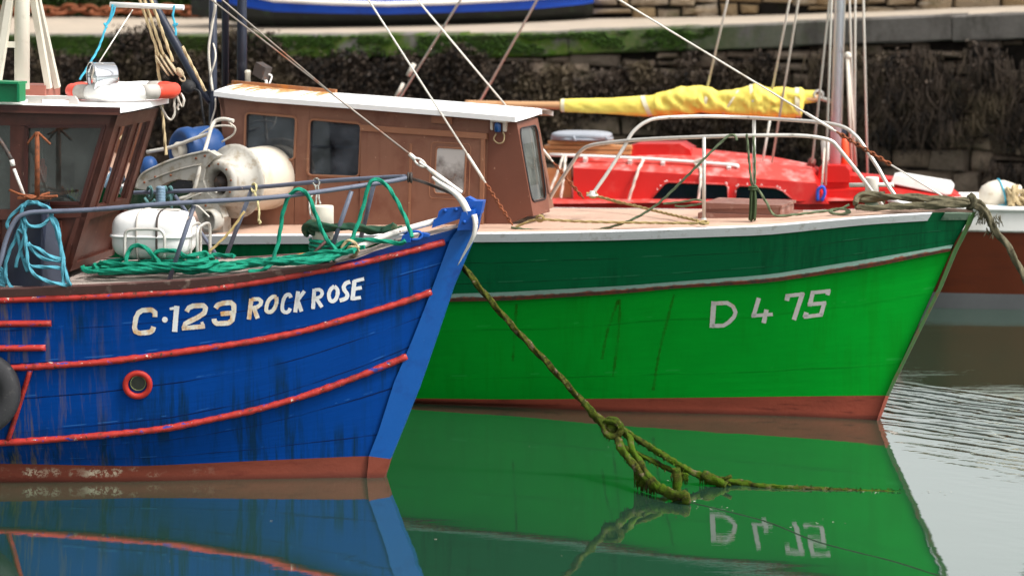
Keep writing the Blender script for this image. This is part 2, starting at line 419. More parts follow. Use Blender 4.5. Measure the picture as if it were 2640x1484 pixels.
m_red = paint('red_yacht_paint', C(196, 28, 22), .46, .14, 2.5, dirt=C(200, 64, 56), da=(.54, .72), ds=3.5, chip=C(240, 220, 215), ca=(.73, .75), cs=14)
m_redfaded = paint('faded_red_roof', C(206, 66, 58), .6, .14, 3, dirt=C(226, 150, 144), da=(.48, .72), ds=5, chip=C(245, 230, 225), ca=(.7, .73), cs=14)
m_wood = paint('varnished_wood', C(196, 142, 92), .5, .2, 4, dirt=C(160, 104, 62), da=(.5, .75), ds=6, dstretch=(.3, 1, 3))
m_boom = paint('varnished_boom', C(196, 150, 108), .45, .18, 5, dirt=C(160, 104, 60), da=(.55, .75), ds=4)
m_yellow = paint('yellow_sailcloth', C(250, 230, 108), .75, .06, 5, dirt=C(238, 204, 84), da=(.5, .8), ds=4, bump=.4, bs=18)
m_whitecloth = paint('white_sail_tie', C(236, 228, 196), .8, .05, 8)
m_alu = paint('grey_mast_aluminium', C(212, 220, 228), .5, .06, 2, dirt=C(160, 160, 160), da=(.6, .8), ds=5)
m_greycover = paint('grey_cover', C(150, 154, 162), .7, .12, 6, bump=.5, bs=14)
m_hatchwood = paint('brown_hatch_wood', C(140, 96, 82), .55, .22, 6, dirt=C(180, 150, 138), da=(.56, .75), ds=8)
m_mahog = paint('dark_mahogany_hull', C(74, 31, 11), .5, .25, 2.5, dirt=C(58, 22, 8), da=(.5, .8), ds=3, dstretch=(.4, 1, 3), spec=.15)
m_greywl = paint('grey_waterline_paint', C(104, 104, 106), .55, .2, 4)
m_blueboat = paint('royal_blue_grp', C(0, 66, 172), .32, .12, 2, dirt=C(0, 44, 130), da=(.5, .8), ds=2, chip=C(60, 160, 200), ca=(.74, .77), cs=5)
m_underside = paint('dark_underside', C(24, 28, 26), .7, .35, 3, dirt=C(40, 60, 40), da=(.55, .75), ds=4)
m_orange = paint('orange_plastic', C(236, 84, 44), .5, .1, 8)
m_bluefloat = paint('blue_plastic_float', C(26, 68, 122), .5, .14, 4, dirt=C(60, 84, 128), da=(.55, .8), ds=6)
m_floatw = paint('dirty_white_plastic', C(220, 212, 196), .55, .1, 5, dirt=C(180, 160, 130), da=(.55, .75), ds=8)
m_redring = paint('red_ring_paint', C(172, 42, 32), .55, .16, 6, chip=C(120, 40, 40), ca=(.7, .73), cs=20)
m_bluenav = paint('blue_lamp_glass', C(10, 60, 110), .15, .1, 8)
m_inter = paint('dark_interior', C(38, 38, 38), .8, .3, 3)
m_interwood = paint('interior_panel', C(130, 132, 124), .7, .25, 2.5, dstretch=(3, 1, .3))
m_leaf = paint('pot_plant_leaves', C(120, 140, 60), .6, .2, 20)
def glass(name, tint, refl, base=None, ba=0.0):
    m = Mat(name); fr = m.n('Fresnel'); fr.inputs[0].default_value = 1.5
    tr = m.n('BsdfTransparent'); tr.inputs[0].default_value = (*tint, 1)
    gl = m.n('BsdfGlossy'); gl.inputs['Roughness'].default_value = .03
    df = m.n('BsdfDiffuse'); m.put(df.inputs[0], base or (.5, .5, .5))
    mx0 = m.n('MixShader'); m.put(mx0.inputs[0], m.mul(m.step(m.noise(4, detail=6), .3, .75), ba)); m.l(tr.outputs[0], mx0.inputs[1]); m.l(df.outputs[0], mx0.inputs[2])
    mx = m.n('MixShader'); m.put(mx.inputs[0], m.math('MULTIPLY_ADD', fr.outputs[0], refl, .02))
    m.l(mx0.outputs[0], mx.inputs[1]); m.l(gl.outputs[0], mx.inputs[2]); m.l(mx.outputs[0], m.out.inputs[0]); return m.m
m_glass = glass('salt_stained_glass', (.85, .88, .86), 1.0, C(120, 124, 120), .30)
m_glassd = glass('dark_window_glass', (.38, .42, .46), 1.0, C(112, 122, 132), .6)  # blue-grey film in the colour stands in for reflections on the panes
m_glassm = glass('milky_window_glass', (.75, .78, .75), .3, C(112, 116, 110), .9)
m_glassw = glass('frosted_door_glass', (.75, .78, .75), 1.0, C(200, 198, 194), 1.7)
m_tint = paint('navy_tinted_window', C(14, 18, 30), .12, .2, 4, bump=.02)

def lettering(name, c1, c2, a, b):
    m = Mat(name); cc = m.mix(m.step(m.noise(10, stretch=(1, 1, .7), detail=5), a, b), c1, c2)
    cc = m.vary(cc, m.noise(40, detail=5), .12)
    m.bsdf(cc, .6, 0, m.bump(m.noise(50), .3, .003), .3); return m.m
m_rustlet = lettering('rust_stained_white_lettering', C(238, 232, 218), C(214, 158, 84), .46, .66)
m_let = lettering('white_lettering', C(240, 240, 240), C(226, 218, 205), .5, .75)
m_glet = lettering('pinkish_white_lettering', C(226, 218, 214), C(222, 180, 150), .56, .76)

def gstrake():
    m = Mat('teal_rub_strake'); cc = m.vary(C(98, 128, 116), m.noise(4, detail=5), .2)
    v = m.attr('v'); k = m.math('ADD', v, m.mul(m.math('SUBTRACT', m.noise(9, detail=6), .5), .5))
    rustc = m.mix(m.step(m.noise(14, detail=6), .4, .62), C(104, 48, 28), C(60, 44, 34))
    cc = m.mix(m.step(k, .36, .48), cc, rustc)
    m.bsdf(cc, .55, 0, m.bump(m.noise(30, detail=6), .6, .006), .35); return m.m
m_gstrake = gstrake()
def moss_rope():
    m = Mat('mossy_mooring_rope'); z = m.sep(m.pos)[2]
    cc = m.mix(m.step(m.noise(26, detail=5), .42, .62), C(74, 78, 26), C(40, 44, 18))
    cc = m.mix(m.step(m.noise(16, detail=6), .56, .68), cc, C(118, 98, 84))
    cc = m.mix(m.mul(m.math('SUBTRACT', 1.0, m.step(z, .3, .75)), m.step(m.noise(9, detail=4), .4, .6)), cc, C(66, 92, 16))
    m.bsdf(cc, .9, 0, m.bump(m.noise(90, detail=5), 1.0, .012), .1); return m.m
m_moss = moss_rope()

# ---- harbour stonework
def stone(name, a, b, c, moss, mosslo, mosshi):
    m = Mat(name); sv = m.attr('tone')
    cc = m.mix(sv, a, b); cc = m.mix(m.step(m.noise(3, detail=7, rough=.7), .5, .72), cc, c)
    cc = m.vary(cc, m.noise(11, detail=6), .35)
    cc = m.mix(m.step(m.noise(1.3, detail=6, rough=.7), mosslo, mosshi), cc, moss)
    m.bsdf(cc, .9, 0, m.bump(m.noise(7, detail=8, rough=.7), 1.0, .06), .15); return m.m
m_stone = stone('wet_quay_stone', C(152, 134, 116), C(112, 100, 88), C(86, 76, 64), C(60, 66, 36), .55, .7)
m_stoneup = stone('lichened_wall_stone', C(150, 128, 96), C(176, 164, 148), C(112, 92, 66), C(96, 98, 56), .56, .7)
m_mortar = stone('dark_joint_mortar', C(34, 30, 26), C(30, 27, 24), C(24, 22, 20), C(34, 38, 20), .55, .7)
def coping():
    m = Mat('granite_coping'); x, y, z = m.sep(m.pos)
    cc = m.mix(m.noise(2.2, detail=7, rough=.7), C(140, 134, 128), C(92, 88, 84))
    cc = m.vary(cc, m.noise(30, detail=5), .25)
    cc = m.mix(m.mul(m.step(m.noise(.9, stretch=(1, 1, .4), detail=6, rough=.7), .48, .62), .7), cc, C(74, 70, 64))
    g = m.mul(m.math('SUBTRACT', 1.0, m.step(x, 1.5, 6.5)), m.step(m.noise(1.6, detail=6, rough=.7), .36, .5))
    nz = m.sep(m.n('NewGeometry').outputs['Normal'])[2]
    g = m.mul(g, m.math('SUBTRACT', 1.0, m.step(nz, .5, .8)))
    cc = m.mix(g, cc, m.mix(m.step(m.noise(9, detail=5), .4, .62), C(66, 96, 22), C(92, 104, 50)))
    m.bsdf(cc, .85, 0, m.bump(m.noise(12, detail=7), .6, .02), .2); return m.m
m_coping = coping()
def paving():
    m = Mat('quay_paving'); cc = m.mix(m.noise(1.2, detail=7), C(186, 170, 150), C(150, 140, 128)); cc = m.vary(cc, m.noise(14, detail=6), .15)
    m.bsdf(cc, .9, 0, m.bump(m.noise(20), .3, .01), .2); return m.m
m_paving = paving()
def weedm(name, a, b, c):
    m = Mat(name); t = m.attr('tone'); cc = m.mix(t, a, b); cc = m.mix(m.step(m.noise(.9, detail=5), .5, .66), cc, c)
    m.bsdf(cc, .6, 0, None, .18); return m.m
m_weed = weedm('bladderwrack', C(76, 64, 54), C(10, 8, 8), C(88, 76, 58))
m_mossy = weedm('wall_moss', C(62, 92, 26), C(26, 40, 12), C(50, 58, 28))

def water():
    m = Mat('harbour_water'); x, y, z = m.sep(m.pos)
    cc = m.mix(m.noise(.25, detail=3), C(36, 68, 52), C(46, 76, 58))
    # gentle swell, fine grain near the camera, and the wash of wavelets off the green bow
    sw = m.mul(m.noise(.7, stretch=(.7, 2.2, 1), detail=2, rough=.35), .0034)
    fine = m.mul(m.noise(7, stretch=(.8, 2.6, 1), detail=3), .00022)
    q = m.math('ADD', y, m.mul(x, .9))
    ph = m.math('MULTIPLY_ADD', m.noise(1.3, stretch=(.5, 1, 1), detail=4), 17.0, m.mul(q, 6.2832 / .20))
    ph2 = m.math('MULTIPLY_ADD', m.noise(1.4, stretch=(.5, 1, 1), detail=2), 9.0, m.mul(q, 6.2832 / .37))
    wv = m.math('ADD', m.mul(m.math('SINE', ph), .0034), m.mul(m.math('SINE', ph2), .0052))
    mask = m.mul(m.step(x, 3.25, 3.9), m.math('SUBTRACT', 1.0, m.step(q, 25.5, 26.0)))
    mask = m.mul(mask, m.math('MULTIPLY_ADD', m.step(q, 21.6, 24.4), .9, .05))
    open_ = m.mul(m.step(x, 3.2, 4.2), m.step(m.noise(.55, stretch=(.4, 1, 1), detail=2), .36, .62))
    chop = m.mul(m.mul(m.noise(3.2, stretch=(.22, 1.9, 1), detail=4, rough=.55), .0075), open_)
    h = m.math('ADD', m.math('ADD', m.math('ADD', sw, fine), chop), m.mul(wv, mask))
    nb = m.bump(h, 1.0, 1.0)
    lw = m.n('LayerWeight'); lw.inputs['Blend'].default_value = .5; m.l(nb, lw.inputs['Normal'])
    fac = m.math('MULTIPLY_ADD', m.math('POWER', lw.outputs['Facing'], 2.0), .72, .23)
    gl = m.n('BsdfGlossy'); gl.inputs['Roughness'].default_value = .015; gl.inputs['Color'].default_value = (.91, .94, .92, 1); m.l(nb, gl.inputs['Normal'])
    df = m.n('BsdfDiffuse'); m.put(df.inputs[0], cc)
    mx = m.n('MixShader'); m.put(mx.inputs[0], fac); m.l(df.outputs[0], mx.inputs[1]); m.l(gl.outputs[0], mx.inputs[2]); m.l(mx.outputs[0], m.out.inputs[0])
    return m.m
m_water = water()
# ------------------------------------------------------------------ setting: water, quay, walls
g = MB(); g.add([(-500, -300, 0), (500, -300, 0), (500, 500, 0), (-500, 500, 0)], [(0, 1, 2, 3)])
o = g.obj('water', m_water); tag(o, 'calm olive harbour water mirroring the hulls', None, kind='structure')

WPX = [-900, 0, 600, 1320, 1760, 2200, 2640, 3400]
WS = [110, 118, 122, 126, 128, 134, 140, 152]
WTOP = [86, 86, 86, 83, 66, 48, 29, -2]
def wall_at(px):
    s = smooth_interp(WPX, WS, px); Y = F / s
    zt = H - (smooth_interp(WPX, WTOP, px) - YH) / s
    return Vector(((px - CX) / s, Y, 0)), zt
def smooth_interp(xs, ys, x, w=150):
    return sum(interp(xs, ys, x + w * k / 3.0) for k in (-3, -2, -1, 0, 1, 2, 3)) / 7.0
def wall_n(px):
    a, _ = wall_at(px - 20); b, _ = wall_at(px + 20); d = (b - a).normalized()
    return Vector((d.y, -d.x, 0)) if d.x > 0 else Vector((-d.y, d.x, 0))   # faces the camera
def wpt(px, depth, z):
    p, zt = wall_at(px); q = p - wall_n(px) * depth; return Vector((q.x, q.y, z))

COPE = .50
quay = empty('harbour_wall', wall_at(1320)[0], 'weedy old stone harbour wall topped by a mossy coping behind the boats', 'wall')
g = MB()
pxs = list(range(-900, 3401, 50))
g.grid([[wpt(p, .10, -1.0) for p in pxs], [wpt(p, .10, wall_at(p)[1] - COPE + .02) for p in pxs]])
g.obj('joint_mortar', m_mortar, quay)
g = MB()                                                     # random rubble courses, each stone its own lump in one masonry mesh
def rubble(g, place, x_lo, x_hi, z_lo, top, wmin, wmax, hmin, hmax, ew, e):
    """Random rubble: short stretches of course with their own heights, rough-cornered stones of mixed size."""
    px = x_lo
    while px < x_hi:
        seg = rnd.uniform(180, 460); z = z_lo(px) + rnd.uniform(-.12, .0)
        while z < top(px + seg / 2):
            hgt = rnd.uniform(hmin, hmax); q = px + rnd.uniform(-40, 10)
            while q < px + seg - 20:
                wd = rnd.uniform(wmin, wmax) * (hgt / hmax) ** .5; zt = top(q + wd / 2)
                parts = [(z, z + hgt)] if rnd.random() > .28 else [(z, z + hgt * .45), (z + hgt * .47, z + hgt)]
                for z0, z1 in parts:
                    z0 += .008; z1 = min(z1 - rnd.uniform(.0, .03), zt)
                    if z1 - z0 < .06 or rnd.random() < .05: continue
                    j = lambda k: rnd.uniform(-k, k); a_, b_ = q + rnd.uniform(0, 2), q + wd - rnd.uniform(0, 2); dep = rnd.uniform(-.13, .06); jj = min(.05, (z1 - z0) * .22)
                    vs = [place(a_ + j(4), .14, z0 + j(jj)), place(b_ + j(4), .14, z0 + j(jj)), place(b_ + j(4), .14, z1 + j(jj)), place(a_ + j(4), .14, z1 + j(jj))]
                    vs += [place(a_ + ew + j(5), dep + j(.03), z0 + e + j(jj)), place(b_ - ew + j(5), dep + j(.03), z0 + e + j(jj)), place(b_ - ew + j(5), dep + j(.03), z1 - e + j(jj)), place(a_ + ew + j(5), dep + j(.03), z1 - e + j(jj))]
                    m_ = sum(vs[4:], Vector()) / 4 - (place(px, 0, 0) - place(px, -.04, 0)); vs.append(m_)
                    g.add(vs, [(4, 5, 8), (5, 6, 8), (6, 7, 8), (7, 4, 8), (0, 1, 5, 4), (1, 2, 6, 5), (2, 3, 7, 6), (3, 0, 4, 7)], 0, False, tone=[rnd.random()] * 9)
                q += wd
            z += hgt
        px += seg
rubble(g, wpt, -900, 3380, lambda p: -.4, lambda p: wall_at(p)[1] - COPE - .02, 44, 150, .22, .46, 5, .035)
g.obj('masonry', m_stone, quay)
edges = [-900, -560, -250, 60, 330, 640, 930, 1190, 1469, 1779, 2058, 2462, 2800, 3400]
for a, b in zip(edges, edges[1:]):
    g = MB(); n = 8; prof = ((.16, 0), (-.13, 0), (-.16, .03), (-.165, COPE - .05), (-.12, COPE), (.75, COPE), (.75, 0)); rows = []
    jd = rnd.uniform(-.025, .025); jz = rnd.uniform(-.02, .02)
    for i in range(n + 1):
        px = lerp(a + 1.6, b - 1.6, i / n); zt = wall_at(px)[1]
        rows.append([wpt(px, d + jd + (rnd.uniform(-.012, .012) if d < 0 else 0), zt - COPE + z + jz + (rnd.uniform(-.008, .008))) for d, z in prof])
    g.grid(rows, 0, False, True); g.f.append(list(range(7))); g.m.append(0); g.sm.append(False); g.f.append([n * 7 + k for k in range(6, -1, -1)]); g.m.append(0); g.sm.append(False)
    g.obj('coping_stone', m_coping, quay)

# quay surface behind the coping, running back to the upper wall
BPX = [-900, 0, 600, 1320, 1760, 2200, 2640, 3400]
BW = [7, 6.5, 6, 4.6, 3.6, 3.2, 3.0, 3.0]
BPY = [34, 40, 44, 50, 46, 32, 14, -12]
def back_at(px):
    s = F / (F / smooth_interp(WPX, WS, px) + smooth_interp(BPX, BW, px))
    return Vector(((px - CX) / s, F / s, H - (smooth_interp(BPX, BPY, px) - YH) / s))
g = MB(); rows = [[], [], []]
for p in pxs:
    a = wpt(p, .70, wall_at(p)[1] - .03); b = back_at(p); c = b + Vector((0, 6, .02))
    rows[0].append(a); rows[1].append(b); rows[2].append(c)
g.grid(rows[::-1], 0, True); o = g.obj('quay', m_paving); tag(o, 'pale paved quay top between coping and upper wall', None, kind='structure')

up = empty('upper_wall', back_at(1900), 'pale lichened rubble wall along the back of the quay', 'wall')
g = MB(); g2 = MB()
UT = lambda px: H - (interp([-900, 900, 1300, 1700, 2640, 3400], [-120, -110, -90, -95, -100, -110], px) - YH) / (F / back_at(px).y)
def upt(px, dep, z):
    b = back_at(px); return Vector((b.x, b.y + .06 + dep, z))
g2.grid([[upt(p, .08, back_at(p).z - .3) for p in pxs], [upt(p, .08, UT(p)) for p in pxs], [upt(p, .6, UT(p)) for p in pxs], [upt(p, .6, back_at(p).z - .3) for p in pxs]])
rubble(g, upt, -900, 3380, lambda p: back_at(p).z, UT, 40, 130, .2, .42, 5, .03)
g2.obj('joint_mortar', m_mortar, up); g.obj('masonry', m_stoneup, up)

# ---- seaweed hanging on the harbour wall, as thousands of drooping fronds
def nz(x, y, s=0):
    def h(i, j): v = math.sin(i * 127.1 + j * 311.7 + s * 74.7) * 43758.5453; return v - math.floor(v)
    i, j = math.floor(x), math.floor(y); u, v = x - i, y - j; u = u * u * (3 - 2 * u); v = v * v * (3 - 2 * v)
    return lerp(lerp(h(i, j), h(i + 1, j), u), lerp(h(i, j + 1), h(i + 1, j + 1), u), v)
g = MB()
def frond(g, px, z, L, wd, out, lean, tone):
    n = 4; p0 = wpt(px, -out, z); nn = wall_n(px); tx = Vector((-nn.y, nn.x, 0)); rows = []
    for i in range(n + 1):
        t = i / n
        c = p0 + Vector((0, 0, -L * t)) + tx * lean * t * t * L + nn * (.07 * math.sin(t * 2.6) - .05 * t)
        q = wd * (1 - .55 * t) * (.7 + .6 * math.sin(t * 3.0))
        rows.append([c - tx * q, c + nn * q * .5, c + tx * q])
    g.grid(rows, 0, False, False, tone=[tone] * (3 * (n + 1)))
cnt = 0
while cnt < 2900:
    px = rnd.uniform(-420, 2950); p, zt = wall_at(px); ze = zt - COPE
    z = rnd.uniform(.2, ze + (.08 + max(0, nz(px / 85, 2.2, 9) - .42) * 1.3 if px < 1300 else -.04))
    dens = nz(px / 130, z * 1.6, 1) * .6 + nz(px / 45, z * 4, 2) * .4
    lim = .30
    if px < 1250: lim = .14
    elif 1330 < px < 1720 and z < 1.75: lim = .66
    elif px > 2060: lim = .24
    if px > 2380 and z > 2.4: lim = .60
    if px > 2250 and z < 1.45: lim = .66
    if 1250 < px < 2050 and z > ze - .22: lim = .52
    if dens < lim: continue
    cnt += 1
    size = rnd.uniform(.6, 1.25); long_ = 2.0 if px > 2060 else 1.0; tone = rnd.random() ** 1.3; o0 = rnd.uniform(.08, .2)
    if px > 2060 and rnd.random() < .7:
        for k in range(rnd.randint(9, 15)):
            frond(g, px + rnd.gauss(0, 13) * size, z + rnd.gauss(0, .06) * size, rnd.uniform(.09, .27) * size * long_, rnd.uniform(.008, .02), o0 + rnd.uniform(0, .16) * size, rnd.gauss(0, .5), min(1, max(0, tone + rnd.uniform(-.45, .45))))
    nl = 64 if px < 2060 else 16                               # bladed bunches: small leaves turned every way along drooping stems
    for k in range(nl):
        f = rnd.random(); qx = px + rnd.gauss(0, 14) * size; qz = z + .1 * size - rnd.uniform(0, .42) * size * (1.3 if px > 2060 else 1); c = wpt(qx, -(o0 + rnd.uniform(0, .20) * size * (1 - abs(f - .4))), qz)
        d = Vector((rnd.gauss(0, .55), rnd.gauss(-.3, .5), -abs(rnd.gauss(.7, .5)))).normalized(); e = d.cross(Vector((rnd.gauss(0, 1), rnd.gauss(0, 1), rnd.gauss(0, .6)))).normalized(); L_ = rnd.uniform(.05, .14); w_ = rnd.uniform(.014, .034); tn = min(1, max(0, tone + rnd.uniform(-.5, .5)))
        g.add([c, c + d * L_ * .5 + e * w_, c + d * L_, c + d * L_ * .5 - e * w_], [(0, 1, 2, 3)], 0, False, tone=[tn] * 4)
o = g.obj('seaweed', m_weed); tag(o, 'dark brown bladderwrack hanging in a thick fringe over the harbour wall', 'seaweed', kind='stuff')
g = MB(); cnt = 0                                              # moss cushion on the left coping, and the overgrown upper bank
while cnt < 9000:
    px = rnd.uniform(-500, 1850); p, zt = wall_at(px)
    z = zt - abs(rnd.gauss(0, .22)) * (.5 + nz(px / 40, 5.5, 4)) - .04
    if z < zt - COPE * (1.25 if px < 1100 else .9): continue
    if nz(px / 75, z * 5, 5) * .65 + nz(px / 20, z * 14, 6) * .35 < interp([300, 700, 1300, 1850], [.2, .36, .46, .58], px): continue
    cnt += 1
    frond(g, px, z, rnd.uniform(.03, .07), rnd.uniform(.012, .03), .16, rnd.uniform(-.6, .6), rnd.random())
def tuft(g, px, z, L, wd, tone):
    b = back_at(px); p0 = Vector((b.x, b.y - rnd.uniform(.02, .3), z)); rows = []
    for i in range(4):
        t = i / 3; c = p0 + Vector((0, -.12 * t, -L * t)); q = wd * (1 - .6 * t); rows.append([c - Vector((q, 0, 0)), c + Vector((0, -q * .5, 0)), c + Vector((q, 0, 0))])
    g.grid(rows, 0, False, False, tone=[tone] * 12)
for k in range(9000):
    px = rnd.uniform(-500, 900); b = back_at(px)
    tuft(g, px, b.z + rnd.uniform(.08, .9), rnd.uniform(.05, .16), rnd.uniform(.02, .05), rnd.random() * .5 + .5)
o = g.obj('moss', m_mossy); tag(o, 'bright and dark green moss over the coping edge and the bank behind the quay', 'moss', kind='stuff')

# ---- heavy rusty chain lying along the back of the quay
g = MB(); x0 = -60; k = 0
while x0 < 560:
    b = back_at(x0); c = b + Vector((0, -.55 + .08 * math.sin(k * .7), .15 + .05 * math.sin(k * 1.3)))
    up_ = Vector((0, .22, .06)) if k % 2 else Vector((0, -.04, .10))
    g.torus(c, (.19, .05 * math.sin(k), 0), up_ * .95, .045, 14, 6); x0 += 25; k += 1
o = g.obj('mooring_chain', m_rust); tag(o, 'heavy rust orange chain lying along the quay below the mossy bank', 'chain')

# ---- blue boat hauled out on the quay
bb = Boat(520, 46.0, 180 - 3)                                   # bow to the left
def ashore():
    Y = 47.4
    z_low = lambda px: H - (poly([(480, 40), (600, 60), (690, 69), (1000, 70), (1320, 62), (1440, 57), (1510, 47), (1535, 40)], px) - YH) * Y / F
    root = empty('beached_boat', P(1000, 70, Y), 'royal blue boat with a white rubbing rail hauled out on the quay', 'boat')
    L = [470, 520, 600, 700, 850, 1000, 1150, 1300, 1400, 1480, 1510, 1532]
    hb = [.05, .3, .62, .92, 1.2, 1.3, 1.3, 1.22, 1.14, 1.05, 1.0, .98]
    rail = [(470, -60), (600, -22), (706, 1), (890, 9), (993, 11), (1172, 6), (1275, 1), (1400, -8), (1532, -20)]
    g = MB(); nr, fr_ = [], []
    for px, b in zip(L, hb):
        X = (px - CX) * Y / F; zl = z_low(px); zr = H - (poly(rail, px) - YH) * Y / F
        ztop = zr + .55
        sec = [(0.0, zl - .02), (.55, zl), (.86, zl + .16), (.97, lerp(zl, zr, .55)), (1.0, zr), (1.02, ztop)]
        nr.append([Vector((X, Y + 1.3 - b * q, z)) for q, z in sec]); fr_.append([Vector((X, Y + 1.3 + b * q, z)) for q, z in sec])
    rows = [a for a in nr]; n = 6
    for half in (nr, fr_):
        for i in range(len(half) - 1):
            for jx in range(5):
                q = [half[i][jx], half[i + 1][jx], half[i + 1][jx + 1], half[i][jx + 1]]
                g.add(q, [(0, 1, 2, 3)], 1 if jx < 3 else 0, True)
    g.add(nr[-1] + fr_[-1][::-1], [tuple(range(12))], 0)
    g.obj('hull', [m_blueboat, m_underside], root)
    g = MB()
    g.tube([Vector((p[4].x, p[4].y - .02, p[4].z)) for p in nr], .055, 8); g.tube([Vector((p[4].x, p[4].y + .02, p[4].z)) for p in fr_], .055, 8)
    g.obj('rubbing_rail', m_white, root)
    g = MB(); g.beam((bb_x(560, Y), Y + 1.3, z_low(1000) - .05), (bb_x(1480, Y), Y + 1.3, z_low(1000) - .05), .12, .14); g.obj('keel', m_underside, root)
    g = MB(); tops = [p[5] for p in nr]; topf = [p[5] for p in fr_]
    g.grid([[p + Vector((0, 0, -.06)) for p in tops], [(a + b) / 2 + Vector((0, 0, .04)) for a, b in zip(tops, topf)], [p + Vector((0, 0, -.06)) for p in topf]], 0, True); g.obj('deck', m_white, root)
def bb_x(px, Y): return (px - CX) * Y / F
ashore()
# ------------------------------------------------------------------ hulls
BL = Boat(992, F * 4 / (1227 + 20), 8)        # blue fishing boat
GR = Boat(2267, F * 4 / (1081 + 20), 21)      # green boat
def sm_i(xs, ys, x, w=.25):
    return sum(interp(xs, ys, max(xs[0], x + w * k / 2.0)) if x > w else interp(xs, ys, x) for k in (-2, -1, 0, 1, 2)) / 5.0
def make_hull(b, levels, wl, sh, tend, n=46, sub=4):
    lv = []
    for d in levels:
        t0 = b.solve(d['px0'], .06)[0]; row = []
        for i in range(n + 1):
            s = (tend - t0) * (i / n) ** 1.35; t = t0 + s
            off = (1 - d['w']) * sm_i(*wl, s) + d['w'] * sm_i(*sh, s)
            off *= d.get('k', 1); p = b.at(t, off)
            if 'z' in d: p.z = d['z']
            else:
                px = CX + p.x / p.y * F; p.z = H - (smooth_poly(d['poly'], px, d.get('sw', 40)) - YH) * p.y / F
            row.append(p)
        lv.append(row)
    rows, vv = [], []
    for i in range(len(lv) - 1):
        for k in range(sub):
            t = k / sub; row = []
            for j in range(n + 1):
                p1, p2 = lv[i][j], lv[i + 1][j]; p0 = lv[i - 1][j] if i else p1 * 2 - p2; p3 = lv[i + 2][j] if i + 2 < len(lv) else p2 * 2 - p1
                q = 0.5 * ((2 * p1) + (p2 - p0) * t + (2 * p0 - 5 * p1 + 4 * p2 - p3) * t * t + (3 * p1 - p0 - 3 * p2 + p3) * t ** 3)
                row.append(p1.lerp(p2, t) * .5 + q * .5)
            rows.append(row); vv.append(i + t)
    rows.append(lv[-1]); vv.append(len(lv) - 1.0)
    return lv, rows, vv
def hull_mesh(b, rows, vv, band, sub):
    g = MB()
    far = [[b.mirror(p) for p in r] for r in rows]
    for rr in (rows, far):
        n = len(rr[0]); base = len(g.v)
        g.v += [p for r in rr for p in r]
        for i, r in enumerate(rr):
            for j, p in enumerate(r):
                g.at.setdefault('u', {})[base + i * n + j] = b.loc(p)[0]; g.at.setdefault('v', {})[base + i * n + j] = vv[i]
        for i in range(len(rr) - 1):
            for j in range(n - 1):
                g.f.append([base + i * n + j, base + i * n + j + 1, base + (i + 1) * n + j + 1, base + (i + 1) * n + j]); g.m.append(band[i // sub]); g.sm.append(True)
    # transom and bottom close the shell
    tr = [r[-1] for r in rows] + [r[-1] for r in far][::-1]; g.add(tr, [tuple(range(len(tr)))], band[2])
    g.grid([rows[0], far[0]], band[0], False)
    return g, far
def stem_mesh(b, pairs, off_o, off_i, mats_at):
    g = MB(); A, B_, A2, B2 = [], [], [], []
    for (o, i) in pairs:
        a = b.pt(*o, off_o); c = b.pt(*i, off_i); A.append(a); B_.append(c); A2.append(b.mirror(a)); B2.append(b.mirror(c))
    n = len(pairs)
    for k in range(n - 1):
        m = mats_at[k]
        g.add([B_[k], A[k], A[k+1], B_[k+1]], [(0, 1, 2, 3)], m); g.add([A[k], A2[k], A2[k+1], A[k+1]], [(0, 1, 2, 3)], m); g.add([A2[k], B2[k], B2[k+1], A2[k+1]], [(0, 1, 2, 3)], m)
    g.add([B_[-1], A[-1], A2[-1], B2[-1]], [(0, 1, 2, 3)], mats_at[-1])
    return g
CAM = Vector((0, 0, H))
class Skin:
    """Ray target for laying paint on a hull side."""
    def __init__(s, rows):
        n = len(rows[0]); vs = [p for r in rows for p in r]
        fs = [(i*n+j, i*n+j+1, (i+1)*n+j+1, (i+1)*n+j) for i in range(len(rows)-1) for j in range(n-1)]
        s.t = BVHTree.FromPolygons(vs, fs)
    def hit(s, px, py, lift=.004):
        d = (P(px, py, 10.0) - CAM).normalized(); q, nn, _, _ = s.t.ray_cast(CAM, d)
        if q is None: return None, None
        if nn.dot(d) > 0: nn = -nn
        return q + nn * lift, nn
def stroke(g, sk, pts, wid, curve=False, jit=.35, mi=0):
    pts = [Vector((p[0], p[1])) for p in pts]
    if curve: pts = [Vector((q[0], q[1])) for q in cr([(p.x, p.y, 0) for p in pts], 5)]
    q = [pts[0]]
    for a, b in zip(pts, pts[1:]):
        k = max(1, int((b - a).length / 3.0))
        q += [a.lerp(b, i / k) for i in range(1, k + 1)]
    rows = []
    for i, p in enumerate(q):
        d = q[min(i + 1, len(q) - 1)] - q[max(i - 1, 0)]
        if d.length < 1e-6: continue
        d.normalize(); nrm = Vector((-d.y, d.x)); wv = wid / 2 + rnd.uniform(-jit, jit)
        r = []
        for f in (-1, 0, 1):
            c = p + nrm * (wv * f); h, _ = sk.hit(c.x, c.y)
            if h is None: r = None; break
            r.append(h)
        if r: rows.append(r)
    if len(rows) > 1: g.grid(rows, mi, True)
def disc(g, sk, cx, cy, r):
    ring = [sk.hit(cx + r * math.cos(a * .3927), cy + r * math.sin(a * .3927))[0] for a in range(16)]
    g.add(ring, [tuple(range(16))], 0)
def T(ox, oy, s): return lambda *ps: [(ox + x / s, oy + y / s) for x, y in ps]

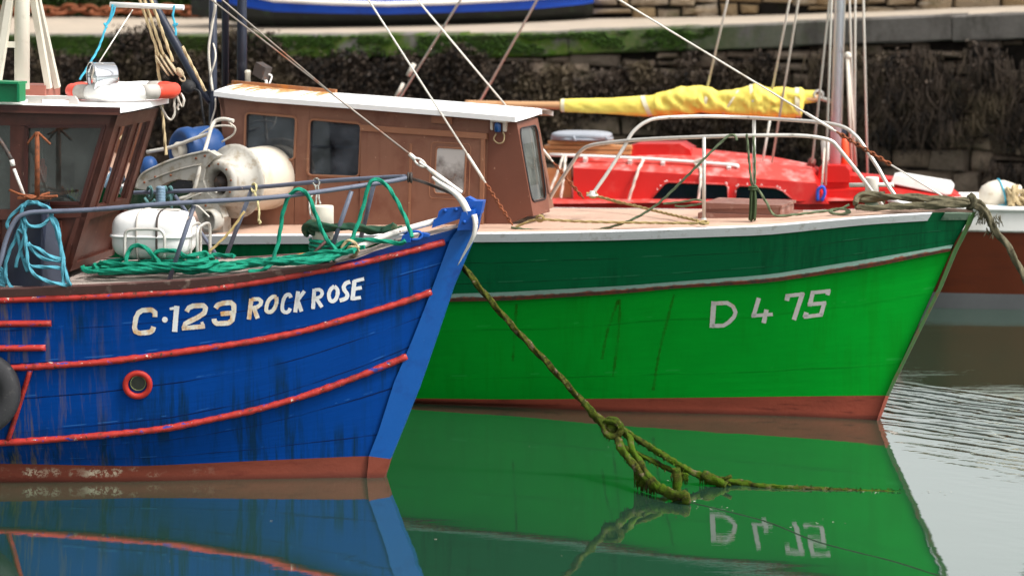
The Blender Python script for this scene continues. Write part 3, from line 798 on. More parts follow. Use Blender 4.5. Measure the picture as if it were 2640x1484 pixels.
# ---- blue boat -------------------------------------------------------------
blue = empty('fishing_boat', BL.at(3.5, 0, 0), 'blue wooden fishing boat with red strakes, lettered C.123 ROCK ROSE', 'fishing boat')
S3 = [(-1500, 1090), (-400, 1146), (0, 1141), (128, 1132), (256, 1122), (436, 1103), (660, 1056), (788, 1019), (916, 973), (1057, 915), (1100, 895)]
S2 = [(-1500, 935), (-400, 965), (26, 948), (256, 934), (436, 911), (660, 878), (788, 852), (916, 815), (1044, 777), (1119, 750), (1150, 738)]
S1 = [(-1500, 770), (-400, 780), (0, 773), (256, 764), (512, 749), (660, 728), (916, 681), (1019, 657), (1158, 621), (1200, 608)]
TOP = [(-1500, 742), (-400, 752), (0, 746), (256, 736), (512, 721), (660, 704), (906, 673), (942, 655), (1031, 627), (1147, 597), (1200, 581), (1230, 570)]
BOOT = [(-1500, 1190), (-400, 1192), (0, 1194), (231, 1199), (359, 1201), (512, 1194), (660, 1187), (839, 1179), (955, 1174), (1010, 1178)]
wl = ([0, .36, .86, 1.96, 3.06, 4.9, 6.9, 9], [.06, .13, .24, .49, .66, .9, 1.02, 1.0])
sh = ([0, .32, .62, 1.12, 1.62, 2.62, 3.62, 5.1, 7.1, 10], [.06, .2, .33, .5, .64, .86, 1.02, 1.2, 1.32, 1.26])
SUB = 4
b_lv, b_rows, b_vv = make_hull(BL, [dict(z=-.6, w=0, k=.75, px0=948), dict(z=0, w=0, px0=948), dict(poly=BOOT, w=.1, px0=952), dict(poly=S3, w=.38, px0=1050),
                                    dict(poly=S2, w=.66, px0=1113), dict(poly=S1, w=.93, px0=1163), dict(poly=TOP, w=1.0, px0=1200, sw=20)], wl, sh, 8.2, sub=SUB)
g, b_far = hull_mesh(BL, b_rows, b_vv, [1, 1, 0, 0, 0, 2], SUB)
b_hull = g.obj('hull', [m_blue, m_anti, m_bluebright], blue)
b_skin = Skin(b_rows)
pairs = [((984, 1310), (938, 1310)), ((992, 1226), (946, 1226)), ((1006, 1182), (951, 1175)), ((1034, 1113), (976, 1111)), ((1080, 998), (1016, 985)), ((1124, 870), (1066, 868)), ((1167, 742), (1110, 755)), ((1208, 645), (1160, 620)), ((1231, 589), (1186, 583)), ((1244, 523), (1222, 530))]
g = stem_mesh(BL, pairs, .045, .092, [1, 1, 0, 0, 0, 0, 0, 0, 0])
g.obj('stem', [m_bluestem, m_anti], blue)
def trail(row, px0, px1, lift=0.0, b=BL):
    out = []
    for p in row:
        px = CX + p.x / p.y * F
        if px0 <= px <= px1: out.append(p + b.n * lift)
    return out
def row_off(row, b):
    prs = sorted((CX + p.x / p.y * F, b.loc(p)[1], p.z) for p in row)
    return [q[0] for q in prs], [q[1] for q in prs], [q[2] for q in prs]
for lvl, pe in ((5, 1158), (4, 1119), (3, 1057)):
    row = b_lv[lvl]
    for side in (0, 1):
        pts = trail(row, -1500, pe, .012)
        if side: pts = [BL.mirror(p) for p in pts]
        pts = resample(cr(pts, 3), .03)
        g = MB(); g.tube(pts, [.027 * (1 + .14 * math.sin(i * 1.7) * rnd.random() + .06 * math.sin(i * .31)) for i in range(len(pts))], 8); g.obj('rubbing_strake', m_strake, blue)
for (a, b_, px1) in (((-300, 836), (133, 832), 133), ((-300, 899), (118, 895), 118)):
    g = MB(); pts = [b_skin.hit(lerp(a[0], b_[0], i / 30), lerp(a[1], b_[1], i / 30), .012)[0] for i in range(31)]; g.tube([p for p in pts if p], .026, 8); g.obj('rubbing_strake', m_strake, blue)
g = MB(); pts = [b_skin.hit(lerp(79, 20, i / 12), lerp(952, 1138, i / 12), .01)[0] for i in range(13)]; g.tube(pts, .021, 8); g.obj('upright_batten', m_strake, blue)
# deck, toe rails
def deck_mesh(b, row, drop, camber):
    g = MB(); rows = []
    for k in range(9):
        f = -1 + 2 * k / 8
        rows.append([b.at(b.loc(p)[0], b.loc(p)[1] * f * .985, p.z - drop + camber * (1 - f * f)) for p in row])
    g.grid(rows, 0, True); return g
deck_mesh(BL, b_lv[6], .004, .03).obj('deck', m_bdeck, blue)
for side in (0, 1):
    g = MB(); rows = []
    for p5, p6 in zip(b_lv[5], b_lv[6]):
        px = CX + p6.x / p6.y * F
        if px > 906: continue
        q = [p5.lerp(p6, .25) + BL.n * .016, p6 + BL.n * .018, p6 + BL.n * .018 + Vector((0, 0, .006)), p6 - BL.n * .07 + Vector((0, 0, .008)), p6 - BL.n * .07 - Vector((0, 0, .03))]
        rows.append([BL.mirror(x) for x in q] if side else q)
    g.grid(rows, 0, False); g.obj('toe_rail', m_toerail, blue)
# lettering on the bow
def letters(parent, sk, name, mat, strokes, discs=()):
    g = MB()
    for pts, wd, cv in strokes: stroke(g, sk, pts, wd, cv)
    for (x, y, r) in discs: disc(g, sk, x, y, r)
    g.obj(name, mat, parent)
t1 = T(330, 700, 8.04); t2 = T(620, 690, 7.576); t3 = T(1800, 720, 7.156)
letters(blue, b_skin, 'painted_letter', m_rustlet, [(t1((560, 935), (562, 840), (490, 785), (300, 795), (215, 850), (165, 950), (135, 1150), (160, 1240), (250, 1270), (450, 1250), (510, 1210), (535, 1135)), 12.5, False)])
letters(blue, b_skin, 'painted_dot', m_let, [], [(*t1((765, 990))[0], 7.5)])
letters(blue, b_skin, 'painted_numeral', m_let, [(t1((1012, 705), (990, 950), (968, 1240)), 13.5, False), (t1((865, 768), (960, 752), (1010, 745)), 7, False)])
letters(blue, b_skin, 'painted_numeral', m_rustlet, [(t1((1215, 825), (1260, 745), (1350, 705), (1560, 695), (1612, 750), (1585, 850), (1450, 940), (1190, 1070), (1160, 1180)), 12.5, False), (t1((1115, 1170), (1595, 1125)), 11.5, False), (t1((1560, 1130), (1530, 1035)), 8, False)])
letters(blue, b_skin, 'painted_numeral', m_rustlet, [(t1((1815, 755), (1860, 685), (1960, 650), (2130, 635), (2195, 690), (2195, 850)), 12.5, False), (t1((2230, 845), (1920, 870)), 12, False), (t1((2185, 860), (2160, 1000), (2080, 1060), (1850, 1072), (1790, 1030), (1785, 970)), 12.5, False)])
for mat, st in ((m_rustlet, [(t2((212, 600), (165, 1005)), 11, False), (t2((220, 615), (350, 605), (408, 645), (390, 715), (320, 765), (220, 785)), 10, False), (t2((270, 800), (335, 985)), 11, False)]),
                (m_rustlet, [(t2((700, 570), (640, 560), (560, 620), (515, 720), (505, 830), (560, 860), (630, 830), (680, 750), (705, 660), (700, 565)), 10, True)]),
                (m_let, [(t2((985, 580), (955, 520), (890, 535), (840, 620), (815, 760), (835, 845), (900, 865), (945, 840), (972, 785)), 9.5, True)]),
                (m_let, [(t2((1125, 455), (1068, 865)), 10.5, False), (t2((1250, 450), (1110, 640)), 9.5, False), (t2((1110, 620), (1192, 850)), 10.5, False)]),
                (m_let, [(t2((1442, 410), (1415, 800)), 10, False), (t2((1450, 430), (1540, 425), (1592, 475), (1565, 555), (1440, 600)), 9, True), (t2((1490, 610), (1592, 765)), 9.5, False)]),
                (m_let, [(t2((1835, 358), (1760, 420), (1725, 520), (1745, 620), (1790, 650), (1855, 615), (1893, 520), (1890, 420), (1830, 358)), 10, True)]),
                (m_let, [(t2((2140, 268), (2060, 300), (2015, 370), (2035, 440), (2082, 505), (2075, 575), (2020, 610), (1935, 635)), 10.5, True)]),
                (m_let, [(t2((2225, 250), (2185, 630)), 11, False), (t2((2210, 262), (2412, 212)), 9, False), (t2((2195, 418), (2368, 382)), 9, False), (t2((2180, 605), (2350, 575)), 8.5, False)])):
    letters(blue, b_skin, 'painted_letter', mat, st)
# porthole
def porthole(parent, sk, px, py, ro, ri, mring):
    c, nn = sk.hit(px, py, 0); s_ = F / c.y; ro /= s_; ri /= s_
    u = nn.cross(Vector((0, 0, 1))).normalized()
    g = MB(); g.lathe(c, nn, [(-.01, ro), (.022, ro), (.03, ro * .94), (.03, ri * 1.06), (.016, ri), (-.02, ri)], 32, caps=False); pr = g.obj('porthole', mring, parent)
    g = MB(); g.lathe(c, nn, [(.0, 0), (.0, ri * .98)], 32, caps=False); g.obj('rebate', m_blue, pr)
    g = MB(); q = c + Vector((0, 0, .013)) + u * -.004; g.lathe(q, nn, [(.006, ri * .86), (.014, ri * .86), (.014, ri * .76), (.008, ri * .76)], 32, caps=False); g.obj('bezel', paint('green_bronze', C(116, 126, 84), .4, .2, 20, metal=.5), pr)
    g = MB(); g.lathe(q, nn, [(.010, 0), (.009, ri * .78)], 28, caps=False); g.obj('pane', paint('dark_port_glass', C(52, 54, 46), .1, .3, 20, bump=.02), pr)
porthole(blue, b_skin, 355, 990, 38, 24, m_redring)

# ---- green boat --------------------------------------------------------------
green = empty('motor_sailer', GR.at(4.0, 0, 0), 'green wooden boat with long brown cabin, lettered D 475', 'boat')
GB = [(-600, 1030), (1067, 1026), (1320, 1029), (1653, 1026), (1980, 1022), (2236, 1019), (2300, 1019)]
GSB = [(-600, 796), (900, 782), (1160, 777), (1320, 774), (1614, 756), (1740, 743), (1980, 729), (2236, 691), (2456, 646), (2480, 641)]
GST = [(-600, 776), (900, 764), (1165, 757), (1320, 752), (1614, 736), (1740, 726), (1980, 708), (2236, 668), (2436, 634), (2480, 626)]
GWB = [(-600, 634), (900, 627), (1236, 623), (1320, 623), (1576, 619), (1980, 605), (2236, 578), (2428, 566), (2505, 566)]
GWT = [(-600, 610), (900, 604), (1236, 600), (1320, 600), (1576, 595), (1980, 581), (2236, 558), (2428, 546), (2505, 548)]
gwl = ([0, .56, 1.03, 2.47, 3.44, 4.4, 6, 8], [.02, .097, .175, .515, .65, .82, .98, 1.0])
gsh = ([0, .5, 1, 1.7, 2.5, 3.5, 4.5, 5.5, 7, 9.5], [.03, .25, .46, .72, .95, 1.16, 1.3, 1.38, 1.42, 1.3])
g_lv, g_rows, g_vv = make_hull(GR, [dict(z=-.6, w=0, k=.7, px0=2262), dict(z=0, w=0, px0=2262), dict(poly=GB, w=.06, px0=2282), dict(poly=GSB, w=.62, px0=2450), dict(poly=GST, w=.66, px0=2456), dict(poly=GWB, w=.96, px0=2494), dict(poly=GWT, w=1.0, px0=2506)], gwl, gsh, 8.4, sub=SUB)
g, g_far = hull_mesh(GR, g_rows, g_vv, [1, 1, 0, 2, 2, 2], SUB)
g_hull = g.obj('hull', [m_green, m_anti2, m_dgreen], green)
g_skin = Skin(g_rows)
gp = [((2258, 1150), (2252, 1150)), ((2268, 1081), (2261, 1081)), ((2291, 1020), (2283, 1020)), ((2313, 973), (2304, 973)), ((2364, 870), (2355, 870)), ((2428, 742), (2418, 742)), ((2467, 648), (2456, 648)), ((2500, 584), (2488, 584)), ((2516, 547), (2500, 549))]
g = stem_mesh(GR, gp, .022, .07, [1, 1, 0, 0, 0, 0, 0, 0])
g.obj('stem', [paint('mossy_green_stem', C(44, 84, 28), .6, .25, 5, dirt=C(84, 66, 34), da=(.52, .68), ds=9), m_anti2], green)
for side in (0, 1):
    g = MB(); rows, va = [], []
    for p3, p4 in zip(g_lv[3], g_lv[4]):
        q = [p3, p3 + GR.n * .042 + Vector((0, 0, .004)), p3.lerp(p4, .48) + GR.n * .046, p4 + GR.n * .012, p4]
        rows.append([GR.mirror(x) for x in q] if side else q); va += [1, .85, .5, .1, 0]
    g.grid(rows, 0, False, v=va); g.obj('rub_strake', m_gstrake, green)
    g = MB(); rows = []; g2 = MB(); rows2 = []
    for p5, p6 in zip(g_lv[5], g_lv[6]):
        px = CX + p6.x / p6.y * F
        q = [p5, p5 + GR.n * .03, p6 + GR.n * .03 - Vector((0, 0, .008)), p6 + GR.n * .022, p6 - GR.n * .035 + Vector((0, 0, .004)), p6 - GR.n * .035 - Vector((0, 0, .02))]
        q = [GR.mirror(x) for x in q] if side else q
        (rows if px < 2432 else rows2).append(q)
    g.grid(rows, 0, False); g.obj('rubbing_band', m_rail_white, green)
    g2.grid(rows2, 0, False); g2.obj('worn_band_end', paint('bare_grey_green_wood', C(104, 122, 104), .8, .4, 7, dirt=C(50, 82, 62), da=(.45, .6), ds=9, chip=C(190, 186, 170), ca=(.6, .64), cs=20), green)
deck_mesh(GR, g_lv[6], .006, .03).obj('deck', m_gdeck, green)
ms_ = Mat('rust_stain'); _t = ms_.n('BsdfTransparent'); _d = ms_.n('BsdfDiffuse'); ms_.put(_d.inputs[0], C(60, 88, 8)); _m = ms_.n('MixShader')
ms_.put(_m.inputs[0], ms_.mul(ms_.step(ms_.noise(9, detail=4), .3, .7), .42)); ms_.l(_t.outputs[0], _m.inputs[1]); ms_.l(_d.outputs[0], _m.inputs[2]); ms_.l(_m.outputs[0], ms_.out.inputs[0]); m_stain = ms_.m
for st in ([(1594, 772), (1584, 800), (1570, 840), (1560, 880), (1552, 925)], [(1598, 770), (1597, 830), (1590, 900), (1580, 970)], [(1738, 758), (1722, 820), (1706, 880), (1694, 940), (1684, 1005)], [(1332, 782), (1328, 850), (1322, 930)]):
    g = MB(); n_ = len(st); stroke(g, g_skin, st, 6.5, True, 1.6)
    g.obj('rust_streak', m_stain, g_hull)
D_ = [([(t3((290, 400), (255, 885))), 13, False]), ([(t3((260, 440), (530, 428), (640, 490), (690, 600), (660, 690), (560, 790), (470, 845), (250, 855))), 10, False])]
for st in (D_,
           [[t3((1120, 338), (1015, 690)), 11, False], [t3((985, 668), (1375, 638)), 9, False], [t3((1260, 552), (1208, 800)), 11.5, False]],
           [[t3((1632, 388), (1660, 275)), 12.5, False], [t3((1620, 302), (1955, 265)), 9.5, False], [t3((1930, 240), (1765, 742)), 11.5, False]],
           [[t3((2382, 285), (2410, 190)), 10.5, False], [t3((2440, 207), (2085, 244)), 9.5, False], [t3((2118, 220), (2055, 488)), 11, False], [t3((2020, 458), (2362, 430)), 9.5, False], [t3((2330, 410), (2262, 662)), 10.5, False], [t3((2295, 645), (1945, 688)), 9.5, False], [t3((1998, 602), (1970, 700)), 12, False]]):
    letters(green, g_skin, 'painted_letter' if st is D_ else 'painted_numeral', m_glet, st)
# ------------------------------------------------------------------ blue boat: upper works
def panel(g, b, pts, o0, o1, mi=0):
    A = [b.pt(x, y, o0) for x, y in pts]; g.prism(A, [p + b.n * (o1 - o0) for p in A], mi)
def deckz(row, b):
    pr = sorted((b.loc(p)[0], p.z) for p in row); return lambda t: interp([q[0] for q in pr], [q[1] for q in pr], t)
b_z = deckz(b_lv[6], BL); g_z = deckz(g_lv[6], GR)
def on_deck(b, zf, px, py, lo=-1.6, hi=1.6):
    """Offset at which the sight line of (px, py) meets the deck."""
    for _ in range(40):
        m = (lo + hi) / 2; t, Y = b.solve(px, m)
        if H - (py - YH) * Y / F > zf(t): hi = m      # nearer means higher on the same sight line
        else: lo = m
    return (lo + hi) / 2
def bline(b, pts, offs=None):
    """Pixel path with an offset per point: [(px, py, off)]"""
    return [b.pt(x, y, o) for x, y, o in pts]

# wheelhouse
gt = GR.pt
NO, FO = .62, -.50
house = MB()
for q in ([(-260, 284), (304, 296), (295, 325), (-260, 322)], [(269, 325), (295, 325), (231, 530), (207, 527)], [(26, 323), (69, 325), (64, 525), (26, 540)],
          [(-260, 545), (26, 540), (64, 525), (207, 527), (231, 530), (222, 560), (-260, 574)], [(-260, 322), (-40, 323), (-40, 541), (-260, 545)]):
    panel(house, BL, q, NO, NO - .06)
panel(house, BL, [(-260, 574), (222, 560), (181, 698), (-260, 722)], NO - .02, NO - .06)
for q in ([(196, 562), (222, 560), (181, 698), (150, 700)], [(-30, 568), (0, 566), (0, 708), (-30, 710)], [(-260, 700), (188, 680), (181, 698), (-260, 720)], [(150, 570), (158, 570), (158, 640), (150, 640)]):
    panel(house, BL, q, NO, NO - .05)
NT, NB = BL.pt(304, 296, NO), BL.pt(180, 700, NO)
across = BL.n * (FO - NO)
def fp(s, v, out=0.0): return NT.lerp(NB, v) + across * s + BL.d * out
def fpanel(g, s0, s1, v0, v1, o=0.0, th=.05, mi=0):
    A = [fp(s0, v0, o), fp(s1, v0, o), fp(s1, v1, o), fp(s0, v1, o)]; g.prism(A, [p - BL.d * th for p in A], mi)
for s0, s1, v0, v1 in ((0, 1, 0, .085), (0, .13, .085, .6), (.44, .56, .085, .6), (.87, 1, .085, .6), (0, 1, .6, .675), (0, .1, .675, 1), (.9, 1, .675, 1), (.1, .9, .95, 1)):
    fpanel(house, s0, s1, v0, v1)
fpanel(house, .1, .9, .675, .95, -.03)
for s0, s1 in ((.13, .16), (.41, .44), (.56, .59), (.84, .87)): fpanel(house, s0, s1, .085, .6, .012, .03)
aft = BL.solve(-250, NO)[0] - BL.solve(304, NO)[0]
q = [NT + across, NB + across, NB + across - BL.d * 1.3, NT + across - BL.d * 1.75]; house.prism(q, [p + BL.n * .05 for p in q])
q = [NT - BL.d * 1.75, NB - BL.d * 1.3, NB - BL.d * 1.3 + across, NT - BL.d * 1.75 + across]; house.prism(q, [p + BL.d * .05 for p in q])
wh = house.obj('wheelhouse', m_house, blue)
g = MB()                                                      # inside: bulkhead, dash, steering position
q = [NT - BL.d * .75 + BL.n * -.25, NB - BL.d * .3 + BL.n * -.25, NB - BL.d * 1.2 + BL.n * -.25, NT - BL.d * 1.6 + BL.n * -.25]; g.prism(q, [p - BL.n * .04 for p in q])
q = [fp(.06, .62, -.05), fp(.94, .62, -.05), fp(.94, .62, -.32), fp(.06, .62, -.32)]; g.prism(q, [p - Vector((0, 0, .04)) for p in q])
g.obj('interior_bulkhead', m_interwood, wh)
g = MB(); b0 = BL.pt(110, 470, NO - .14); g.lathe(b0, (0, 0, 1), [(0, .034), (.12, .036), (.15, .02), (.19, .018), (.2, 0)], 14); g.obj('bottle', m_orange, wh)
g = MB(); c = BL.pt(190, 500, NO - .16)
for k in range(26):
    a, l = rnd.uniform(0, 6.28), rnd.uniform(.05, .13); p = c + Vector((math.cos(a) * .02, math.sin(a) * .02, -.06)); tip = p + Vector((math.cos(a) * l * .6, math.sin(a) * l * .5, l)); sx = Vector((math.sin(a), -math.cos(a), 0)) * .012
    g.add([p, p.lerp(tip, .5) + sx, tip, p.lerp(tip, .5) - sx], [(0, 1, 2, 3)])
g.obj('pot_plant', m_leaf, wh)
def pane(parent, b, pts, off, mat, nm='window'):
    g = MB(); panel(g, b, pts, off, off - .006); return g.obj(nm, mat, parent)
pane(wh, BL, [(69, 325), (269, 325), (207, 527), (64, 525)], NO - .025, m_glass)
pane(wh, BL, [(-40, 323), (26, 323), (26, 540), (-40, 543)], NO - .025, m_glass)
for s0, s1 in ((.14, .43), (.57, .86)):
    g = MB(); fpanel(g, s0, s1, .085, .6, -.02, .006); g.obj('window', m_glass, wh)
g = MB()
for pts in ([(65, 322), (272, 322), (268, 330), (65, 330)], [(63, 519), (210, 521), (207, 529), (60, 528)], [(63, 325), (71, 325), (67, 526), (60, 526)], [(263, 325), (273, 325), (211, 528), (203, 526)]): panel(g, BL, pts, NO + .012, NO - .02)
g.obj('window_frame', m_housed, wh)
# roof
rz = lambda px: interp([-260, 308], [263, 277], px)
near_t0, near_t1 = BL.solve(-260, .70)[0], BL.solve(310, .70)[0]
zc = lambda t: lerp(BL.pt(310, 277, .70).z, BL.pt(-260, 263, .70).z, (t - near_t1) / (near_t0 - near_t1))
def rp(t, off, dz=0): return BL.at(t, off, zc(t) + .035 * (1 - (off / .7) ** 2) + dz)
g = MB(); prof = []
for k in range(17):
    a = -1 + 2 * k / 16; off = .09 + .61 * a
    prof.append((near_t1 - .14 * (1 - a * a) ** .7, off))
outline = [(near_t0, prof[0][1])] + prof + [(near_t0, prof[-1][1])]
ts = [0, .12, .3, .6, 1]
rows = [[rp(lerp(t, near_t0, f), off) for f in ts] for t, off in prof]; g.grid(rows, 0, True)
for (a, b_) in zip(outline, outline[1:] + outline[:1]):
    f = abs(a[1] - b_[1]) < .001 and a[1] > .5
    q = [rp(a[0], a[1]), rp(b_[0], b_[1]), rp(b_[0], b_[1], -.045), rp(a[0], a[1], -.045)]; g.add(q, [(0, 1, 2, 3)], 1 if f else 0)
g.grid([[p + Vector((0, 0, -.045)) for p in r] for r in rows], 1, True)
rf = g.obj('roof', [m_roofw, m_housed], wh)
g = MB(); panel(g, BL, [(-260, 266), (303, 279), (309, 298), (-260, 285)], .69, .63); panel(g, BL, [(-260, 278), (305, 291), (307, 297), (-260, 284)], .705, .69); g.obj('fascia', m_house, wh)
g = MB(); zb = .0
def rail_board(pts): panel(g, BL, pts, .60, .57)
rail_board([(-260, 246), (192, 248), (199, 257), (-260, 256)])
for x0, x1, e in ((72, 105, 0), (178, 199, 6), (-60, -30, 0), (-200, -170, 0)): rail_board([(x0, 256), (x1, 257), (x1 + e, 272), (x0 - 3, 272)])
g.obj('roof_handrail', paint('pale_grey_board', C(196, 188, 182), .55, .08, 5, dirt=C(170, 158, 150), da=(.55, .75), ds=8), wh)
g = MB(); panel(g, BL, [(-80, 214), (47, 215), (48, 264), (-80, 262)], .74, .71); panel(g, BL, [(-80, 207), (47, 212), (47, 217), (-80, 214)], .80, .60); panel(g, BL, [(44, 215), (50, 217), (50, 262), (44, 264)], .80, .66); g.obj('sidelight_board', m_navgreen, wh)
# searchlight
g = MB(); ax = Vector((-.87, -.49, -.04)).normalized(); c0 = BL.pt(242, 198, .42)
g.lathe(c0 - ax * .19, ax, [(0, 0), (.004, .085), (.02, .108), (.19, .118), (.2, .124), (.215, .124), (.215, .112)], 32, caps=False)
sl = g.obj('searchlight', m_chrome, blue)
g = MB(); g.lathe(c0 - ax * .1, ax, [(0, .01), (.03, .05), (.07, .088), (.112, .108)], 28, caps=False); g.obj('reflector', m_chrome, sl)
g = MB(); g.lathe(c0, ax, [(.018, 0), (.012, .06), (.004, .111)], 28, caps=False); g.obj('lens', glass('lamp_glass', (.9, .9, .9), 1.0), sl)
g = MB(); cb = BL.pt(263, 236, .42); g.tube([cb, BL.pt(263, 256, .42)], .018, 12); g.tube([BL.pt(240, 236, .42), BL.pt(286, 238, .42)], .012, 8); g.lathe(BL.pt(263, 258, .42), (0, 0, 1), [(0, .04), (.012, .035)], 16); g.obj('stand', m_chrome, sl)
# mast tripod, deck box on the roof
g = MB(); pt = BL.pt; g.tube([pt(57, -420, .08), pt(57, 0, .08), pt(57, 230, .08)], .064, 20); tm = g.obj('mast', m_cream, blue)
for a, b_, w_ in (((76, -60, -.02), (126, 228, -.18), .05), ((84, -60, -.1), (148, 226, -.34), .045), ((36, -60, .1), (-8, 224, .2), .055), ((32, -60, 0), (-34, 226, -.2), .05)):
    g = MB(); g.beam(pt(*a), pt(*b_), w_, .055, up=BL.n); g.obj('mast_leg', m_cream, blue)
g = MB(); g.beam(pt(-14, 114, .13), pt(57, 116, .1), .05, .05); g.obj('mast_crossbar', m_cream, blue)
g = MB(); t_a = BL.solve(10, -.2)[0]; t_b = BL.solve(124, -.2)[0]; q = [BL.at(t, o, zc(t) + .02) for t, o in ((t_a, -.12), (t_b, -.12), (t_b, -.5), (t_a, -.5))]; g.prism(q, [p + Vector((0, 0, .10)) for p in q]); g.obj('roof_hatch', paint('faded_red_brown_box', C(150, 92, 78), .6, .15, 5), wh)
# derrick: heel post, boom, stays
g = MB(); g.tube([gt(549, -160, .5), gt(549, 250, .5), gt(549, 600, .5)], .042, 14); hp = g.obj('derrick_post', m_dark, green)
g = MB()
cp = [(549 + 7 * math.sin(k * 1.1), -140 + k * 22, .56 + .05 * math.cos(k * .9)) for k in range(22)]; g.tube(cr(bline(GR, cp), 4), .009, 6)
g.tube(cr(bline(GR, [(556, 10, .56), (546, 70, .56), (538, 130, .56), (543, 195, .56), (548, 235, .56)]), 6), .013, 6); g.obj('cable', m_wrope, hp)
g = MB(); g.tube([gt(284, -190, .55), gt(390, 0, .52), gt(523, 236, .5), gt(545, 262, .5)], .046, 14); g.obj('derrick_boom', m_dark, green)
for a in ((57, -380), (57, -440)):
    g = MB(); e_ = pt(1055, 396, .02); k = pt(862, 247, .02)
    g.tube([pt(a[0], a[1], .05), k] + ([e_] if a[1] == -380 else []), .0075, 6); g.obj('forestay', m_wire, blue)
g = MB(); g.tube([pt(1055, 396, .02), pt(1071, 411, .02)], [.016, .02], 8); g.torus(pt(1083, 419, .02), (.045, 0, -.03), (.012, 0, .02), .010, 14, 6); g.torus(pt(1092, 424, .02), (.03, 0, -.02), (0, .03, 0), .011, 14, 6)
g.tube([pt(1098, 428, .02), pt(1120, 447, .02), pt(1190, 497, .02)], [.012, .021, .019], 8); g.obj('bottle_screw', m_chipw, blue)
g = MB()
for dy, do in ((0, .05), (5, -.02), (2, .0)): g.tube(cr(bline(BL, [(1055, 456 + dy, .02), (1100, 470 + dy, .02), (1157, 493 + dy, do), (1212, 517, do)]), 5), .006, 6)
g.torus(pt(1060, 458, .02), (.0, .03, .0), (0, 0, .035), .012, 12, 6); g.torus(pt(1053, 457, .02), (.0, .03, .0), (0, 0, .035), .01, 12, 6); g.obj('rail_lashing_wire', m_iron, blue)
# pipe rail
nr = [(-40, 790, .98), (-24, 735, 1.0), (0, 676, 1.0), (12, 630, .99), (26, 592, .98), (44, 563, .97), (66, 551, .96), (102, 546, .94), (231, 541, .9), (436, 525, .80), (660, 512, .60), (788, 499, .44), (916, 481, .25), (1010, 467, .1), (1053, 458, .03)]
g = MB(); g.tube(cr(bline(BL, nr), 5), .0195, 12); g.obj('pipe_rail', m_gpipe, blue)
g = MB(); g.tube(cr(bline(BL, [(-60, 505, -.85), (343, 497, -.80), (640, 484, -.58), (839, 467, -.33), (1000, 457, -.08), (1046, 455, 0)]), 5), .0185, 12); g.obj('pipe_rail', m_gpipe, blue)
def stanch(a, b_, r=.019): g = MB(); g.tube([pt(*a), pt(*b_)], r, 12); return g.obj('rail_stanchion', m_gpipe, blue)
stanch((500, 530, .73), (436, 722, on_deck(BL, b_z, 436, 722))); stanch((906, 493, .26), (844, 672, on_deck(BL, b_z, 844, 672)))
stanch((648, 491, -.57), (580, 668, -.66)); stanch((967, 462, -.12), (930, 614, -.26)); stanch((451, 504, -.72), (566, 668, -.62), .016)
# gunwale pipe, bow plates, fairlead, bollard
ux, uo, uz = row_off(b_lv[6], BL)
no = lambda px: interp(ux, uo, px)
g = MB(); wp = [(862, 672), (880, 658), (900, 652), (926, 637), (980, 614), (1031, 596), (1111, 573), (1192, 552)]
g.tube(cr([pt(x, y, no(x) - .05 - max(0, (x - 1100)) * .0006) for x, y in wp], 5), .026, 10); g.tube(cr([pt(x, y + (14 if x < 1000 else 10), no(x) - .16) for x, y in [(1015, 612), (1040, 612), (1150, 580)]], 4), .02, 8); g.obj('gunwale_pipe', m_chipw, blue)
g = MB(); bz = lambda *q: panel(g, BL, q, .15, .12)
panel(g, BL, [(1113, 588), (1118, 566), (1128, 560), (1131, 545), (1139, 538), (1196, 532), (1206, 548), (1198, 560)], .17, .14)
panel(g, BL, [(1190, 547), (1221, 542), (1219, 592), (1178, 594)], .20, -.05); panel(g, BL, [(1206, 518), (1246, 519), (1239, 552), (1210, 560)], .075, -.075)
panel(g, BL, [(1196, 512), (1206, 508), (1228, 520), (1212, 530)], .06, -.06)
for x, y, o in ((1197, 572, .205), (1147, 543, .175), (1176, 540, .175)): g.ellipsoid(pt(x, y, o), (.016, 0, 0), (0, .014, 0), (0, 0, .016), 1, 10, 6)
g.obj('bow_plate', m_bluebright, blue)
g = MB(); panel(g, BL, [(1031, 628), (1038, 606), (1056, 602), (1058, 624)], no(1045) + .01, no(1045) - .08); panel(g, BL, [(1078, 612), (1085, 600), (1105, 604), (1106, 610)], no(1090) + .01, no(1090) - .08)
g.tube(cr([pt(1050, 604, no(1060)), pt(1062, 598, no(1060)), pt(1080, 597, no(1070)), pt(1088, 606, no(1080)), pt(1080, 616, no(1070)), pt(1060, 618, no(1060))], 4), .012, 6); g.obj('fairlead', m_bluebright, blue)
g = MB(); ob = on_deck(BL, b_z, 835, 640); tb = BL.solve(833, .1)[0]; zb_ = b_z(tb) - .02; ztop = pt(833, 530, .1).z
g.lathe(BL.at(tb, .1, zb_), (0, 0, 1), [(0, .088), (ztop - zb_ - .01, .088), (ztop - zb_, .082)], 24); g.obj('bollard', m_cream, blue)
